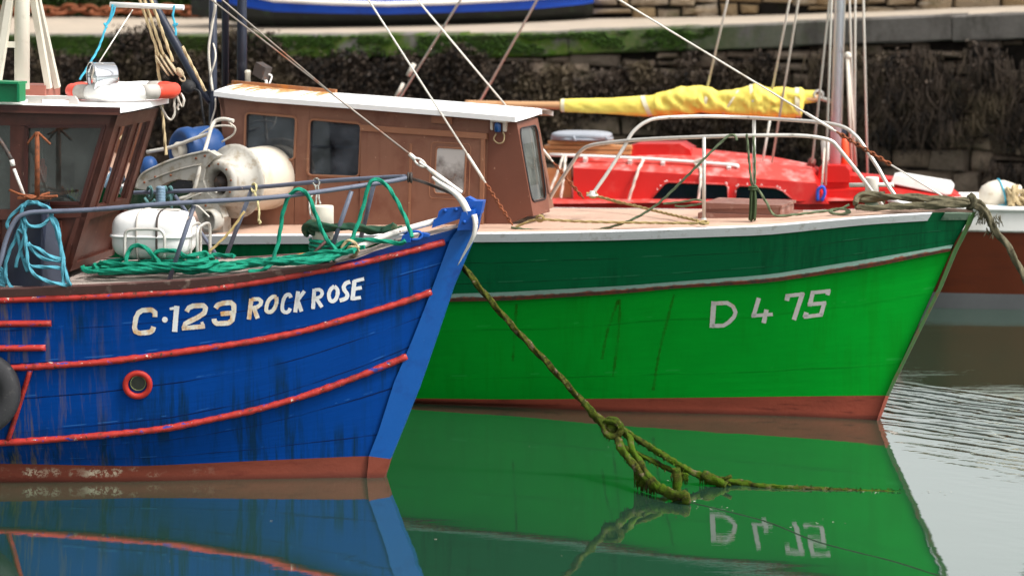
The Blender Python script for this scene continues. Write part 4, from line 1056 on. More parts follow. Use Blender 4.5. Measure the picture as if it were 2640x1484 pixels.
# black steel pedestal with rusty plate
g = MB(); bot = [pt(-12, 733, .78), pt(107, 742, .93), pt(181, 731, .72)]; bot.append(bot[0] + bot[2] - bot[1]); top = [pt(62, 521, .78), pt(108, 524, .84), pt(124, 520, .74)]; top.append(top[0] + top[2] - top[1]); g.prism(bot, top)
for k in range(3): g.beam(bot[k], top[k], .012, .012, up=BL.n)
g.obj('steel_pedestal', m_dark, blue)
g = MB(); c = sum(top, Vector()) / 4 + Vector((0, 0, .03)); g.prism([c + Vector((x * .13, y * .1, 0)) for x, y in ((-1, -1), (1, -1), (1, 1), (-1, 1))], [c + Vector((x * .13, y * .1, .018)) for x, y in ((-1, -1), (1, -1), (1, 1), (-1, 1))]); g.obj('pedestal_plate', m_rust, blue)
g = MB(); g.tube(cr(bline(BL, [(-60, 250, .85), (-10, 345, .85), (12, 380, .85), (30, 412, .85)]), 6), .017, 10, lobes=4, pitch=.06, amp=.14); g.obj('wrapped_stay', m_iron, blue)
g = MB(); g.tube([pt(30, 412, .85), pt(34, 428, .85)], .02, 8); g.tube([pt(36, 435, .85), pt(64, 508, .85)], .013, 10); g.obj('stay_rod', m_chipw, blue)

# ---------------- things carried on the blue boat
def rope_thing(name, label, mat, paths, r, cat='rope', group=None, b=BL):
    g = MB()
    for p in paths:
        g.rope(cr(p, 7), r)
    o = g.obj(name, mat); tag(o, label, cat, group); return o
# rusty grapnel standing on the pedestal
g = MB(); A = lambda x, y, o=.84: pt(x, y, o)
g.tube([A(96, 340), A(96, 508)], [.019, .022], 10); g.tube(cr([A(70, 372), A(82, 356), A(96, 343), A(112, 355), A(130, 372)], 5), .010, 8); g.tube([A(96, 345, .95), A(96, 343), A(96, 352, .72)], .01, 8)
g.tube(cr([A(25, 490), A(55, 502, .9), A(96, 506), A(125, 508), A(148, 505)], 5), .011, 8); g.tube(cr([A(128, 497, .76), A(96, 506), A(80, 510, .95), A(66, 506, 1.02)], 5), .010, 8)
o = g.obj('grapnel', m_rust); tag(o, 'rusty orange grapnel standing on end before the wheelhouse window', 'anchor')
# lifebuoy on the roof
cl = pt(318, 234, .02); cl.z = rp(BL.solve(318, .02)[0], .02).z + .067; lb = empty('lifebuoy', cl, 'red and white lifebuoy lying flat on the white wheelhouse roof', 'lifebuoy')
def arc(a0, a1, r, mat, name):
    g = MB(); n = max(3, int((a1 - a0) / 6)); g.tube([cl + Vector((math.cos(R(lerp(a0, a1, i / n))) * .418, math.sin(R(lerp(a0, a1, i / n))) * .418, .004 * math.sin(i))) for i in range(n + 1)], r, 14, flat=1.0); g.obj(name, mat, lb)
arc(-42, 50, .062, m_orangered, 'red_section'); arc(150, 222, .062, m_orangered, 'red_section'); arc(66, 136, .0615, m_white, 'white_section'); arc(236, 304, .0615, m_white, 'white_section')
for a in (58, 143, 229, 311): arc(a - 9, a + 9, .0635, m_greyband, 'tape_band')
rope_thing('lanyard', 'off white cord looping down from the red end of the lifebuoy', m_wrope, [bline(BL, [(407, 258, -.1), (420, 285, -.1), (433, 305, -.1), (443, 308, -.1), (450, 290, -.1), (449, 262, -.1), (455, 246, -.1)]), bline(BL, [(456, 246, -.1), (462, 262, -.1), (470, 275, -.1), (474, 258, -.1), (466, 240, -.1)]), bline(BL, [(462, 268, -.1), (458, 278, -.1), (461, 284, -.1)])], .010)
# white tube hanging from the boom, twine, tackle
g = MB(); g.tube([pt(284, 12, -.35), pt(474, 20, -.35)], .023, 12); o = g.obj('white_tube', m_white); tag(o, 'white plastic tube slung level under the dark derrick boom', 'tube')
rope_thing('twine', 'blue twine tied to the left end of the white tube', m_cyan, [bline(BL, [(290, 12, -.32), (286, 40, -.32), (274, 67, -.3), (256, 120, -.25), (231, 165, -.15), (205, 206, -.1)]), bline(BL, [(297, 18, -.32), (288, 45, -.32), (274, 64, -.3), (268, 60, -.3), (276, 72, -.3)])], .009)
rope_thing('twine', 'short blue twine tied to the right end of the white tube', m_cyan, [bline(BL, [(450, 14, -.32), (446, 40, -.32), (451, 66, -.32), (454, 92, -.32)]), bline(BL, [(445, 66, -.32), (458, 62, -.32), (449, 70, -.32)])], .009)
tk = empty('tackle', pt(430, 160, -.45), 'tan rope tackle with wooden block beside the dark derrick boom', 'pulley tackle'); o = tk
g = MB()
for a, b_ in (((340, -60), (412, 150)), ((352, -60), (424, 150)), ((368, -60), (446, 160))): g.rope([pt(*a, -.45), pt(*b_, -.45)], .0125)
g.rope([pt(402, 128, -.45), pt(411, 205, -.45), pt(428, 400, -.45)], .013); g.rope([pt(470, 120, -.55), pt(530, 236, -.55)], .012); g.obj('fall_rope', m_tan, tk)
g = MB(); c = pt(430, 168, -.45); d = Vector((.55, 0, -.83)); p_ = Vector((.83, 0, .55))
for k in (-1, 0, 1): g.ellipsoid(c + p_ * .034 * k + d * .02 * k, d * .115, p_ * .013, Vector((0, .05, 0)), .8, 14, 10)
g.ellipsoid(pt(464, 187, -.45), d * .05, p_ * .03, Vector((0, .03, 0)), 1, 12, 8); g.torus(pt(470, 202, -.45), d * .03, p_ * .02, .008, 12, 6)
g.obj('block', paint('pale_wood_block', C(176, 160, 130), .6, .2, 12, dirt=C(110, 84, 60), da=(.52, .7), ds=16), tk)
g = MB(); g.tube([pt(342, 26, -.4), pt(256, 160, .2)], .006, 6); o = g.obj('thin_cord', m_stay); tag(o, 'thin pale cord running from the white tube down to the searchlight', 'cord')
g = MB(); g.ellipsoid(gt(486, 224, .62), (.074, 0, 0), (0, .074, 0), (0, 0, .072), 1, 20, 12); g.tube([gt(470, 206, .62), gt(475, 214, .62)], .018, 8); g.tube(cr([gt(500, 230, .62), gt(515, 240, .62), gt(523, 290, .62), gt(530, 330, .62)], 5), .012, 8); o = g.obj('black_ball', m_black); tag(o, 'black rubber ball float hung beside the foot of the boom', 'ball')
# liferaft canister
cr_ = pt(398, 604, .28); lr = empty('liferaft', cr_ + Vector((0, 0, -.2)), 'white barrel shaped liferaft canister in a tube cradle on deck', 'liferaft')
g = MB(); g.ellipsoid(cr_ + Vector((0, 0, .006)), BL.d * .335, BL.n * -.23, Vector((0, 0, .20)), .55, 40, 24); g.obj('canister', m_raft, lr)
def sring(k, z, r, name, mat):
    g = MB(); p = .55; sg = lambda x: math.copysign(abs(x) ** p, x); pts = [cr_ + BL.d * (.335 * k * sg(math.cos(a))) + BL.n * (-.23 * k * sg(math.sin(a))) + Vector((0, 0, z)) for a in [2 * math.pi * i / 60 for i in range(60)]]
    g.tube(pts, r, 8, closed=True); g.obj(name, mat, lr)
sring(1.012, .0, .012, 'seam_lip', m_raft)
for f in (.18, -.16):
    g = MB(); p = .55; sg = lambda x: math.copysign(abs(x) ** p, x); pts = [cr_ + BL.d * (.335 * f * 3) * .5 + BL.n * (.235 * sg(math.cos(a))) + Vector((0, 0, .206 * sg(math.sin(a)))) for a in [2 * math.pi * i / 48 for i in range(48)]]
    g.tube(pts, .009, 6, closed=True); g.obj('strap', m_iron if f > 0 else m_greyband, lr)
def tframe(pts, r, mat, name): g = MB(); g.tube(cr(pts, 6), r, 10); g.obj(name, mat, lr)
tframe(bline(BL, [(322, 664, .56), (322, 615, .56), (326, 597, .56), (345, 591, .56), (400, 591, .56), (418, 597, .56), (424, 615, .56), (424, 664, .56)]), .0135, m_steel, 'cradle_tube')
q = pt(512, 610, .2)
for do in (-.03, .05): tframe([q + BL.n * (.16 + do) + Vector((do, 0, -.17)), q + BL.n * (.16 + do) + Vector((do, 0, .06)), q + BL.n * .1 + Vector((do, 0, .1)), q - BL.n * .1 + Vector((do, 0, .1)), q - BL.n * .16 + Vector((do, 0, .04)), q - BL.n * .16 + Vector((do, 0, -.17))], .013, m_steel, 'cradle_tube')
g = MB(); g.ellipsoid(cr_ + Vector((.12, -.02, .205)), (.1, 0, 0), (0, .07, 0), (0, 0, .006), .6, 16, 6); g.obj('top_pad', m_greyband, lr)
g = MB()
for k in range(12): g.torus(pt(414, 484 + k * 4, -.6), (.036, 0, 0), (0, .036, 0), .008, 16, 6)
g.tube([pt(414, 480, -.6), pt(414, 530, -.6)], .034, 14); o = g.obj('hose', paint('blue_grey_hose', C(112, 140, 160), .5, .1, 10)); tag(o, 'short ribbed blue grey hose hanging from the far rail', 'hose')
rope_thing('lashing', 'faded teal cord lashings knotted round the far rail', paint('faded_teal_cord', C(88, 128, 128), .85, .2, 30, bump=.8, bs=120), [[pt(x + 7 * math.cos(a * .8) * .8, 496 + 14 * math.sin(a * .8), -.78 + .05 * math.cos(a * .8 + 1)) for a in range(18)] for x in (386, 424, 438)] + [bline(BL, [(440, 500, -.74), (442, 530, -.74), (440, 550, -.74)]), bline(BL, [(372, 510, -.72), (385, 525, -.72), (400, 515, -.72)])], .012)
rope_thing('lashing', 'pale yellow cord tied round the far rail by the hauler drum', paint('pale_yellow_cord', C(200, 190, 140), .85, .15, 30), [[pt(655 + 6 * math.cos(a * .9), 484 + 11 * math.sin(a * .9), -.55 + .03 * math.sin(a)) for a in range(14)], bline(BL, [(655, 492, -.52), (664, 520, -.52), (668, 550, -.52), (666, 572, -.52)]), bline(BL, [(666, 566, -.52), (672, 572, -.5), (668, 577, -.5)])], .009)
rope_thing('lashing', 'grey cord tied round the far rail above the bollard', paint('grey_cord', C(158, 158, 150), .85, .15, 30), [[pt(816 + 8 * math.cos(a * .9), 470 + 10 * math.sin(a * .9), -.35 + .03 * math.sin(a)) for a in range(14)], bline(BL, [(812, 478, -.3), (816, 500, -.3), (814, 528, -.25)]), bline(BL, [(820, 478, -.3), (822, 510, -.3), (826, 526, -.25)]), bline(BL, [(806, 500, -.2), (798, 520, -.1), (800, 550, 0), (806, 566, .05)])], .007)
rope_thing('guy_line', 'olive line running from the rail down to the deck', m_ochre, [bline(BL, [(630, 545, -.1), (590, 600, .0), (540, 648, .1)])], .010)
# teal rope coils on the pedestal
rope_thing('rope_coil', 'weathered blue rope hung in loose loops over the black pedestal', m_teal, [bline(BL, p) for p in (
    [(100, 522, .93), (62, 528, .9), (30, 556, .9), (18, 578, .9), (26, 592, .9)], [(58, 528, .92), (56, 560, .93), (64, 600, .96), (68, 640, .97), (76, 690, .99), (102, 716, 1.0), (142, 730, .99), (183, 736, .93)],
    [(62, 560, .93), (42, 610, .93), (20, 660, .93), (14, 700, .93), (22, 732, .93), (36, 746, .95)], [(66, 628, .95), (100, 642, .98), (132, 662, .97), (168, 669, .93)], [(72, 626, .95), (94, 655, .98), (120, 668, .98), (160, 672, .94)],
    [(62, 668, .95), (82, 686, .98), (120, 688, .98), (162, 691, .94)], [(128, 545, .9), (142, 582, .9), (152, 620, .92), (161, 650, .93), (166, 690, .95), (176, 724, .96), (183, 735, .95)], [(130, 560, .92), (150, 600, .93), (157, 640, .94), (162, 690, .95), (163, 730, .96)],
    [(62, 600, .95), (46, 594, .94), (52, 640, .94), (62, 676, .95), (72, 700, .97)], [(60, 560, .94), (76, 582, .96), (104, 582, .95), (134, 558, .91)], [(62, 534, .92), (74, 520, .91), (100, 526, .92), (124, 535, .9), (134, 556, .9)], [(134, 560, .91), (147, 575, .9), (152, 600, .92), (156, 640, .92)],
    [(68, 580, .95), (60, 620, .96), (50, 650, .95), (40, 690, .95)])], .0135)
g = MB()
for k in range(9): g.rope(cr(bline(BL, [(-40 + rnd.uniform(-20, 10), 690 + k * 6, .9), (-10, 680 + k * 6 + rnd.uniform(-6, 6), .92), (12 + rnd.uniform(-6, 6), 705 + k * 4, .92), (-20, 730, .92)]), 5), .008)
o = g.obj('net_bundle', m_teal); tag(o, 'tangle of thin blue line at the left edge behind the rail', 'rope')
# green rope
def dk(t, off, h=0.0): return BL.at(t, off, b_z(t) + .03 * (1 - (off / .9) ** 2) + h)
paths = []; tc = BL.solve(385, .62)[0]
for k in range(8):
    a0 = rnd.uniform(0, 6.28); sa, sb = rnd.uniform(.30, .56), rnd.uniform(.07, .20); oc = .50 + rnd.uniform(-.10, .08); t0 = tc + rnd.uniform(-.22, .2); hh = .02 + k * .012
    paths.append([dk(t0 + sa * math.cos(a0 + i * .7 + .2 * math.sin(i * 2.1)), oc + sb * math.sin(a0 + i * .7), hh + .03 * abs(math.sin(i * 1.3 + k))) for i in range(9)])
for k in range(5):
    x0 = rnd.uniform(.3, .6); o0 = .56 + rnd.uniform(-.14, .08)
    paths.append([dk(tc - x0 - .2 * i, o0 - .012 * i + .08 * math.sin(i * 1.7 + k), .02 + .03 * rnd.random() + k * .006) for i in range(7)])
for q in ([(330, 690, .62), (326, 662, .58), (337, 640, .56), (356, 632, .56), (376, 640, .58), (395, 658, .6), (420, 690, .62)], [(395, 672, .6), (400, 652, .58), (425, 645, .58), (455, 648, .56), (480, 660, .56), (510, 655, .5), (530, 650, .46), (536, 668, .46), (515, 680, .55), (470, 690, .62)], [(212, 686, .68), (222, 698, .70), (270, 698, .72), (340, 694, .72), (420, 690, .70), (500, 682, .64), (560, 676, .56)]):
    paths.append(bline(BL, q))
rope_thing('rope_pile', 'bright green rope flaked in loose coils on the foredeck', m_grope, paths, .0165)
rope_thing('green_rope', 'bright green rope looped over the rail left of the bollard', m_grope, [bline(BL, [(640, 700, .62), (672, 697, .6), (697, 683, .55), (710, 650, .52), (720, 610, .5), (730, 545, .49), (744, 508, .5), (760, 491, .5), (778, 490, .49), (795, 505, .48), (815, 555, .46), (838, 610, .44), (862, 640, .42), (868, 655, .42), (858, 672, .42)])], .0155)
rope_thing('green_rope', 'bright green rope looped over the rail right of the bollard', m_grope, [bline(BL, [(858, 672, .42), (880, 645, .4), (905, 618, .36), (925, 570, .3), (942, 510, .26), (950, 478, .25), (962, 465, .24), (980, 465, .22), (1000, 482, .22), (1020, 512, .26), (1042, 555, .3), (1056, 590, .33), (1062, 612, .36)])], .0155)
rope_thing('green_rope', 'bright green rope led along the deck to the blue fairlead', m_grope, [bline(BL, [(862, 640, .3), (885, 624, .3), (930, 618, .32), (985, 621, .36), (1030, 627, .38), (1045, 620, .38)]), bline(BL, [(700, 672, .3), (740, 682, .35), (790, 680, .4), (850, 670, .42)]), bline(BL, [(715, 668, .2), (760, 670, .25), (800, 660, .25), (842, 652, .28)])], .0165)
rope_thing('hawser', 'thick dark green hawser turned round the cream bollard', m_dgrope, [bline(BL, [(792, 606, .12), (788, 590, .15), (796, 576, .2), (820, 580, .22), (860, 585, .22), (920, 586, .2), (980, 594, .18), (1020, 592, .16), (1062, 592, .14)]), bline(BL, [(920, 582, .16), (950, 595, .16), (985, 590, .14), (1010, 600, .14), (1040, 590, .12)]), bline(BL, [(985, 596, .2), (1010, 588, .2), (1020, 580, .2)])] + [[BL.at(tb + .105 * math.cos(a * .6), .1 + .105 * math.sin(a * .6), pt(833, 580, .1).z - .004 * a) for a in range(13)]], .030)
rope_thing('rope_turns', 'turns of bright green rope round the foot of the bollard', m_grope, [[BL.at(tb + .106 * math.cos(a * .6), .1 + .106 * math.sin(a * .6), zb_ + .19 - .0035 * a) for a in range(44)]], .014)
g = MB(); g.tube(bline(BL, [(768, 664, .3), (789, 662, .31)]), .034, 12, wob=.2); o = g.obj('tape_wrap', paint('orange_tape', C(224, 130, 40), .6, .15, 14)); tag(o, 'orange tape wrapped round the green rope on deck', 'tape')
rope_thing('beige_lashing', 'beige rope lashed round the end of the white gunwale pipe', m_tan, [[pt(902 + 10 * math.cos(a * .9) + a * .6, 648 + 12 * math.sin(a * .9), no(902) - .05 + .05 * math.cos(a * .9 + 1.2)) for a in range(22)], bline(BL, [(880, 640, .4), (896, 620, .4), (915, 626, .4), (925, 640, .42)])], .011)
g = MB(); g.tube(bline(BL, [(800, 660, .3), (850, 612, .2)]), .012, 8); o = g.obj('wooden_stake', m_toerail); tag(o, 'thin weathered stick leaning by the foot of the bollard', 'stick')
# white anchor hung on the bow
g = MB(); an = [(1114, 456, .12), (1128, 468, .12), (1150, 482, .13), (1172, 497, .14), (1190, 516, .16), (1202, 538, .17), (1210, 556, .17)]
g.tube(cr(bline(BL, an), 5), [lerp(.010, .030, min(1, i / 22)) for i in range(31)], 10)
an = [(1222, 553, .215), (1226, 575, .22), (1222, 604, .21), (1210, 630, .19), (1196, 655, .17), (1180, 684, .15)]
g.tube(cr(bline(BL, an), 5), [lerp(.030, .004, (i / 25) ** 1.6) for i in range(26)], 10, flat=.7); o = g.obj('anchor', m_chipw); tag(o, 'flaking white anchor hooked over the blue bow', 'anchor')
# tyre fender
hc_, hn = b_skin.hit(-40, 1010, 0); c = P(-57, 1015, hc_.y - .12)
ty = empty('tyre_fender', c, 'black tyre fender hanging on the blue hull at the left edge', 'tyre'); ax = Vector((.02, -1, .12)).normalized()
g = MB(); R_ = 109 * c.y / F
g.lathe(c, ax, [(-.07, R_ * .56), (-.085, R_ * .7), (-.075, R_ * .9), (-.05, R_ * .985), (0, R_), (.05, R_ * .985), (.075, R_ * .9), (.088, R_ * .72), (.075, R_ * .58), (.05, R_ * .54), (.045, R_ * .5), (-.045, R_ * .5), (-.07, R_ * .56)], 56, caps=False); g.obj('tyre', m_black, ty)
g = MB(); g.rope([c + Vector((0, .0, R_ * .55)), P(-57, 880, c.y - .02), P(-57, 780, c.y + .0)], .013); g.obj('hanging_rope', m_khaki, ty)
# ------------------------------------------------------------------ green boat: cabin, pulpit, deck gear
GN, GC = .62, .19; gt = GR.pt
def cmir(p):
    t, o, z = GR.loc(p); return GR.at(t + .1, 2 * GC - o, z)
topl = [(548, 250), (660, 262), (942, 283), (1332, 316)]
botz = lambda px: 700 if px < 900 else lerp(640, 556, (px - 900) / 472)
cab = MB()
def gp_(pts, o0=GN, o1=GN - .06, mi=0): panel(cab, GR, pts, o0, o1, mi)
ty_ = lambda px: poly(topl, px)
gp_([(562, ty_(562)), (633, ty_(633)), (628, 690), (600, 690), (590, 400), (578, 300)])
gp_([(633, ty_(633)), (764, ty_(764)), (764, 301), (633, 290)]); gp_([(628, 405), (759, 413), (757, 690), (626, 690)])
gp_([(764, ty_(764)), (798, ty_(798)), (792, 690), (757, 690)])
gp_([(798, ty_(798)), (932, ty_(932)), (932, 318), (798, 306)]); gp_([(792, 453), (926, 458), (924, 690), (790, 690)])
gp_([(932, ty_(932)), (1260, ty_(1260)), (1252, 600), (922, 690)])
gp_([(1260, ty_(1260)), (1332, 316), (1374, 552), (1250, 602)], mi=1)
N0, N1 = gt(1332, 316, GN), gt(1374, 552, GN); A0 = gt(1386, 300, GC); A1 = gt(1417, 520, GC)
A0.z = N0.z + .02; A1.z = N1.z
def facet(g, u0, u1, v0, v1, out=0., th=.05, far=False, mi=0):
    def q(u, v):
        p = N0.lerp(N1, v).lerp(A0.lerp(A1, v), u) + nf * out; return cmir(p) if far else p
    nf = (A0 - N0).cross(N1 - N0).normalized()
    if nf.dot(GR.d) < 0: nf = -nf
    B = [q(u0, v0), q(u1, v0), q(u1, v1), q(u0, v1)]; out -= th; g.prism(B, [q(u0, v0), q(u1, v0), q(u1, v1), q(u0, v1)], mi)
for far in (False, True):
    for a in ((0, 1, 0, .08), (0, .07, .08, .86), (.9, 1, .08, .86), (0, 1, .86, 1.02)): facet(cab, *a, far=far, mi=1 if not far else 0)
q = [gt(562, ty_(562), GN), gt(600, 690, GN), gt(1374, 552, GN), gt(1332, 316, GN)]; q = [cmir(p) for p in q]; cab.prism(q, [p + GR.n * .06 for p in q])
q = [gt(566, 252, GN), gt(600, 690, GN)]; q = [q[0], q[1], cmir(q[1]), cmir(q[0])]; cab.prism(q, [p + GR.d * .05 for p in q])
wc = cab.obj('cabin', [m_cabin, m_cabshade], green)
g = MB(); q = [gt(640, 300, .05), gt(640, 600, .05), gt(1300, 580, .05), gt(1290, 330, .05)]; g.prism(q, [p - GR.n * .04 for p in q]); g.obj('interior_bulkhead', m_inter, wc)
g = MB()
for x, y, r in ((860, 420, .12), (900, 410, .16), (700, 400, .14), (815, 470, .1)): g.ellipsoid(gt(x, y, .35), (r, 0, 0), (0, r * .5, 0), (0, 0, r * 1.3), .8, 14, 10)
g.obj('gear_in_cabin', paint('dim_oilskins', C(96, 74, 50), .8, .4, 6), wc)
def wframe(pts, off, r, mat, parent, b, rc=8):
    (x0, y0), (x1, y1), (x2, y2), (x3, y3) = pts; out = []
    for (u, v) in rrect(0, 0, 1, 1, .09, 4):
        a = (lerp(x0, x1, u), lerp(y0, y1, u)); c = (lerp(x3, x2, u), lerp(y3, y2, u)); out.append(b.pt(lerp(a[0], c[0], v), lerp(a[1], c[1], v), off))
    g = MB(); g.tube(out, r, 8, closed=True); return out, g.obj('window_frame', mat, parent)
for w4 in ([(633, 290), (764, 301), (759, 413), (628, 405)], [(798, 306), (932, 318), (926, 457), (792, 452)]):
    pane(wc, GR, w4, GN - .03, m_glassd); wframe(w4, GN, .014, m_cabtrim, wc, GR)
dr = MB(); panel(dr, GR, [(931, 336), (1250, 358), (1243, 600), (924, 670)], GN + .03, GN + .003)
dro = dr.obj('sliding_door', m_cabin, wc)
g = MB(); panel(g, GR, [(928, 322), (1254, 344), (1254, 359), (928, 337)], GN + .05, GN + .004); panel(g, GR, [(1240, 358), (1250, 359), (1244, 596), (1234, 598)], GN + .045, GN + .028); panel(g, GR, [(1056, 370), (1062, 371), (1056, 640), (1050, 642)], GN + .036, GN + .028); panel(g, GR, [(1112, 298), (1165, 303), (1165, 321), (1112, 317)], GN + .02, GN + .001); g.obj('door_track', m_cabtrim, wc)
w4 = [(1125, 379), (1202, 384), (1197, 502), (1119, 498)]
out, _ = wframe(w4, GN + .032, .010, m_cabtrim, dro, GR)
g = MB(); g.add([p + GR.n * .001 for p in out], [tuple(range(len(out)))]); g.obj('window', m_glassw, dro)
wo4 = [(1112, 366), (1214, 372), (1208, 516), (1106, 510)]; wframe(wo4, GN + .028, .007, m_cabtrim, dro, GR)
for far in (False, True):
    g = MB(); facet(g, .07, .9, .08, .86, -.02, .006, far); g.obj('window', m_glassm if not far else m_glassd, wc)
nfs = [(.10, .08), (.86, .08), (.86, .87), (.10, .87)]
g = MB(); ring = [N0.lerp(N1, v).lerp(A0.lerp(A1, v), u) + GR.d * .004 for u, v in rrect(.06, .07, .91, .87, .12, 4)]; g.tube(ring, .008, 6, closed=True); g.obj('window_gasket', m_black, wc)
# roof with pointed front
edge = [(551, 248), (660, 262), (942, 283), (1180, 302), (1328, 315)]
RO = .54
ne = [gt(x, y, GC + RO) for x, y in edge]; ap = gt(1393, 293, GC); ap.z = ne[-1].z + .03
g = MB(); rows = []
for k in range(9):
    f = -1 + 2 * k / 8; r = []
    for p in ne:
        t, o, z = GR.loc(p); r.append(GR.at(t, GC + RO * f, z + .05 + .05 * (1 - f * f)))
    t, o, z = GR.loc(ap); tn = GR.loc(ne[-1])[0]
    r.append(GR.at(lerp(t, tn + (.22 if f < 0 else 0), abs(f) ** 1.6), GC + RO * f * .985, lerp(z + .07, ne[-1].z + .05, abs(f)))); rows.append(r)
g.grid(rows, 0, True); g.grid([[p - Vector((0, 0, .05)) for p in r] for r in rows], 1, True)
for r in (rows[0], rows[-1], [q[0] for q in rows], [q[-1] for q in rows]): g.grid([r, [p - Vector((0, 0, .05)) for p in r]], 0, False)
rfo = g.obj('roof', [m_roofw, m_cabtrim], wc)
g = MB()
a, b_ = gt(590, 226, GC), gt(858, 247, GC); ta, tb2 = GR.loc(a)[0], GR.loc(b_)[0]
def grz(t, o): return interp([GR.loc(p)[0] for p in ne][::-1], [p.z for p in ne][::-1], t) + .05 + .05 * (1 - ((o - GC) / RO) ** 2)
g.beam(GR.at(ta, GC - .08, grz(ta, GC - .08) + .012), GR.at(tb2, GC - .08, grz(tb2, GC - .08) + .012), .05, .045); g.obj('roof_batten', paint('rust_stained_batten', C(150, 100, 66), .7, .3, 6, dirt=C(190, 120, 40), da=(.5, .7), ds=10), wc)
g = MB()
for k in range(44):
    t = lerp(ta, tb2, rnd.uniform(.02, .98)); o1 = GC - .04; L_ = rnd.uniform(.08, .46); w_ = rnd.uniform(.01, .04)
    q = [GR.at(t + s_ * w_ * (1 - f * .6), o1 + L_ * f, grz(t, o1 + L_ * f) + .004) for f in (0, .5, 1) for s_ in (-1, 1)]
    g.add(q, [(0, 1, 3, 2), (2, 3, 5, 4)])
g.obj('rust_run', paint('orange_rust_run', C(206, 124, 40), .7, .3, 20, dirt=C(236, 200, 140), da=(.4, .6), ds=24), rfo)
g = MB(); lp = gt(676, 183, -.1); g.obox(lp, Vector((.055, -.03, -.03)), Vector((.03, .05, 0)), Vector((.02, 0, .062))); lmp = g.obj('floodlight', m_iron, wc)
g = MB(); g.tube(cr([lp + Vector((.0, 0, -.06)), lp + Vector((.04, 0, -.1)), lp + Vector((.04, 0, -.15))], 4), .014, 8); g.tube(cr([lp + Vector((.06, 0, -.03)), lp + Vector((.10, 0, -.06)), lp + Vector((.07, 0, -.14))], 4), .009, 8); g.obj('bracket', m_white, lmp)
g = MB(); cc_ = gt(638, 205, -.1); g.lathe(cc_ - Vector((0, 0, .06)), (0, 0, 1), [(0, .032), (.12, .032), (.13, .036), (.15, .034), (.16, .02), (.16, 0)], 16); g.obj('roof_vent', m_cream, wc)
# blue side lamp
g = MB(); g.lathe(gt(1283, 341, GN + .07), (0, 0, 1), [(0, .026), (.01, .034), (.075, .034), (.085, .028), (.1, .012), (.1, 0)], 18); nl = g.obj('side_lamp', m_bluenav, wc)
g = MB(); panel(g, GR, [(1264, 312), (1270, 312), (1270, 336), (1264, 334)], GN + .05, GN); panel(g, GR, [(1296, 316), (1304, 317), (1302, 340), (1296, 338)], GN + .05, GN); panel(g, GR, [(1264, 308), (1304, 312), (1304, 317), (1264, 313)], GN + .1, GN); g.obj('lamp_bracket', m_tube, nl)
g = MB(); g.tube(cr(bline(GR, [(1280, 344, .66), (1273, 358, .66), (1284, 369, .66), (1297, 366, .66), (1300, 350, .66), (1296, 340, .66)]), 5), .007, 6); g.obj('lamp_wire', m_tan, nl)
HS = lambda pr: [(a * 1.16, b * 1.16) for a, b in pr]
# line hauler
hc = gt(561, 472, 1.34); hl = empty('line_hauler', Vector((hc.x, hc.y, g_z(GR.loc(hc)[0]))), 'grey cast line hauler with a wide cream drum beside the brown cabin', 'winch')
HA = Vector((.55, .835, 0))
g = MB(); g.lathe(hc, HA, HS([(.10, .1), (.0, .112), (-.015, .135), (-.012, .185), (.02, .2), (.08, .205), (.13, .22), (.18, .25), (.21, .29), (.22, .318), (.235, .318), (.245, .30), (.25, .2)]), 48, caps=False); g.obj('bell_casting', m_haul, hl)
g = MB(); g.lathe(hc, HA, HS([(.1, 0), (.1, .11)]), 32, caps=False); g.lathe(hc, HA, HS([(.1, .058), (.015, .055), (.01, .04), (-.0, .038), (-.004, 0)]), 20, caps=False); g.obj('hub_shaft', m_iron, hl)
g = MB(); g.lathe(hc, HA, HS([(.25, .20), (.30, .21), (.32, .255), (.42, .268), (.6, .278), (.68, .277), (.73, .262), (.755, .22), (.762, 0)]), 48, caps=False); g.obj('drum', m_drum, hl)
g = MB()
for q in ([(350, 486), (359, 461), (373, 446), (400, 432), (440, 415), (490, 400), (538, 389), (560, 402), (530, 432), (522, 470), (498, 466), (455, 462), (430, 470), (394, 492)], [(497, 466), (524, 466), (536, 500), (560, 520), (575, 560), (552, 590), (520, 586), (508, 556), (494, 520)]): panel(g, GR, q, 1.36, 1.24)
arm = g.obj('arm_casting', m_haul, hl)
g = MB(); g.tube(cr(bline(GR, [(350, 486, 1.36), (359, 460, 1.36), (373, 445, 1.36), (400, 431, 1.36), (440, 414, 1.36), (490, 399, 1.36), (540, 388, 1.36)]), 5), .014, 8); g.tube(cr(bline(GR, [(384, 466, 1.365), (430, 447, 1.365), (480, 432, 1.365), (518, 424, 1.365)]), 4), .007, 6); g.obj('arm_rim', m_haul, arm)
g = MB(); panel(g, GR, [(412, 484), (440, 476), (462, 464), (476, 468), (488, 467), (497, 474), (496, 486), (470, 494), (420, 498)], 1.366, 1.33); g.obj('arm_slot_shade', m_black, arm)  # black plate on the arm stands in for the shade inside a slot
g = MB(); c2 = gt(540, 567, 1.40); g.lathe(c2, HA, HS([(.06, .066), (-.02, .07), (-.03, .08), (-.02, .09), (.08, .095)]), 28, caps=False); g.obj('sheave_boss', m_haul, hl)
g = MB(); g.lathe(c2, HA, HS([(.05, 0), (.05, .068)]), 24, caps=False); g.obj('sheave_hole', m_iron, hl)
g = MB(); zz = g_z(GR.loc(hc)[0]); g.beam(gt(560, 560, 1.12), Vector((gt(560, 560, 1.12).x, gt(560, 560, 1.12).y, zz - .02)), .22, .16, up=GR.n); g.obj('pedestal', m_haul, hl)
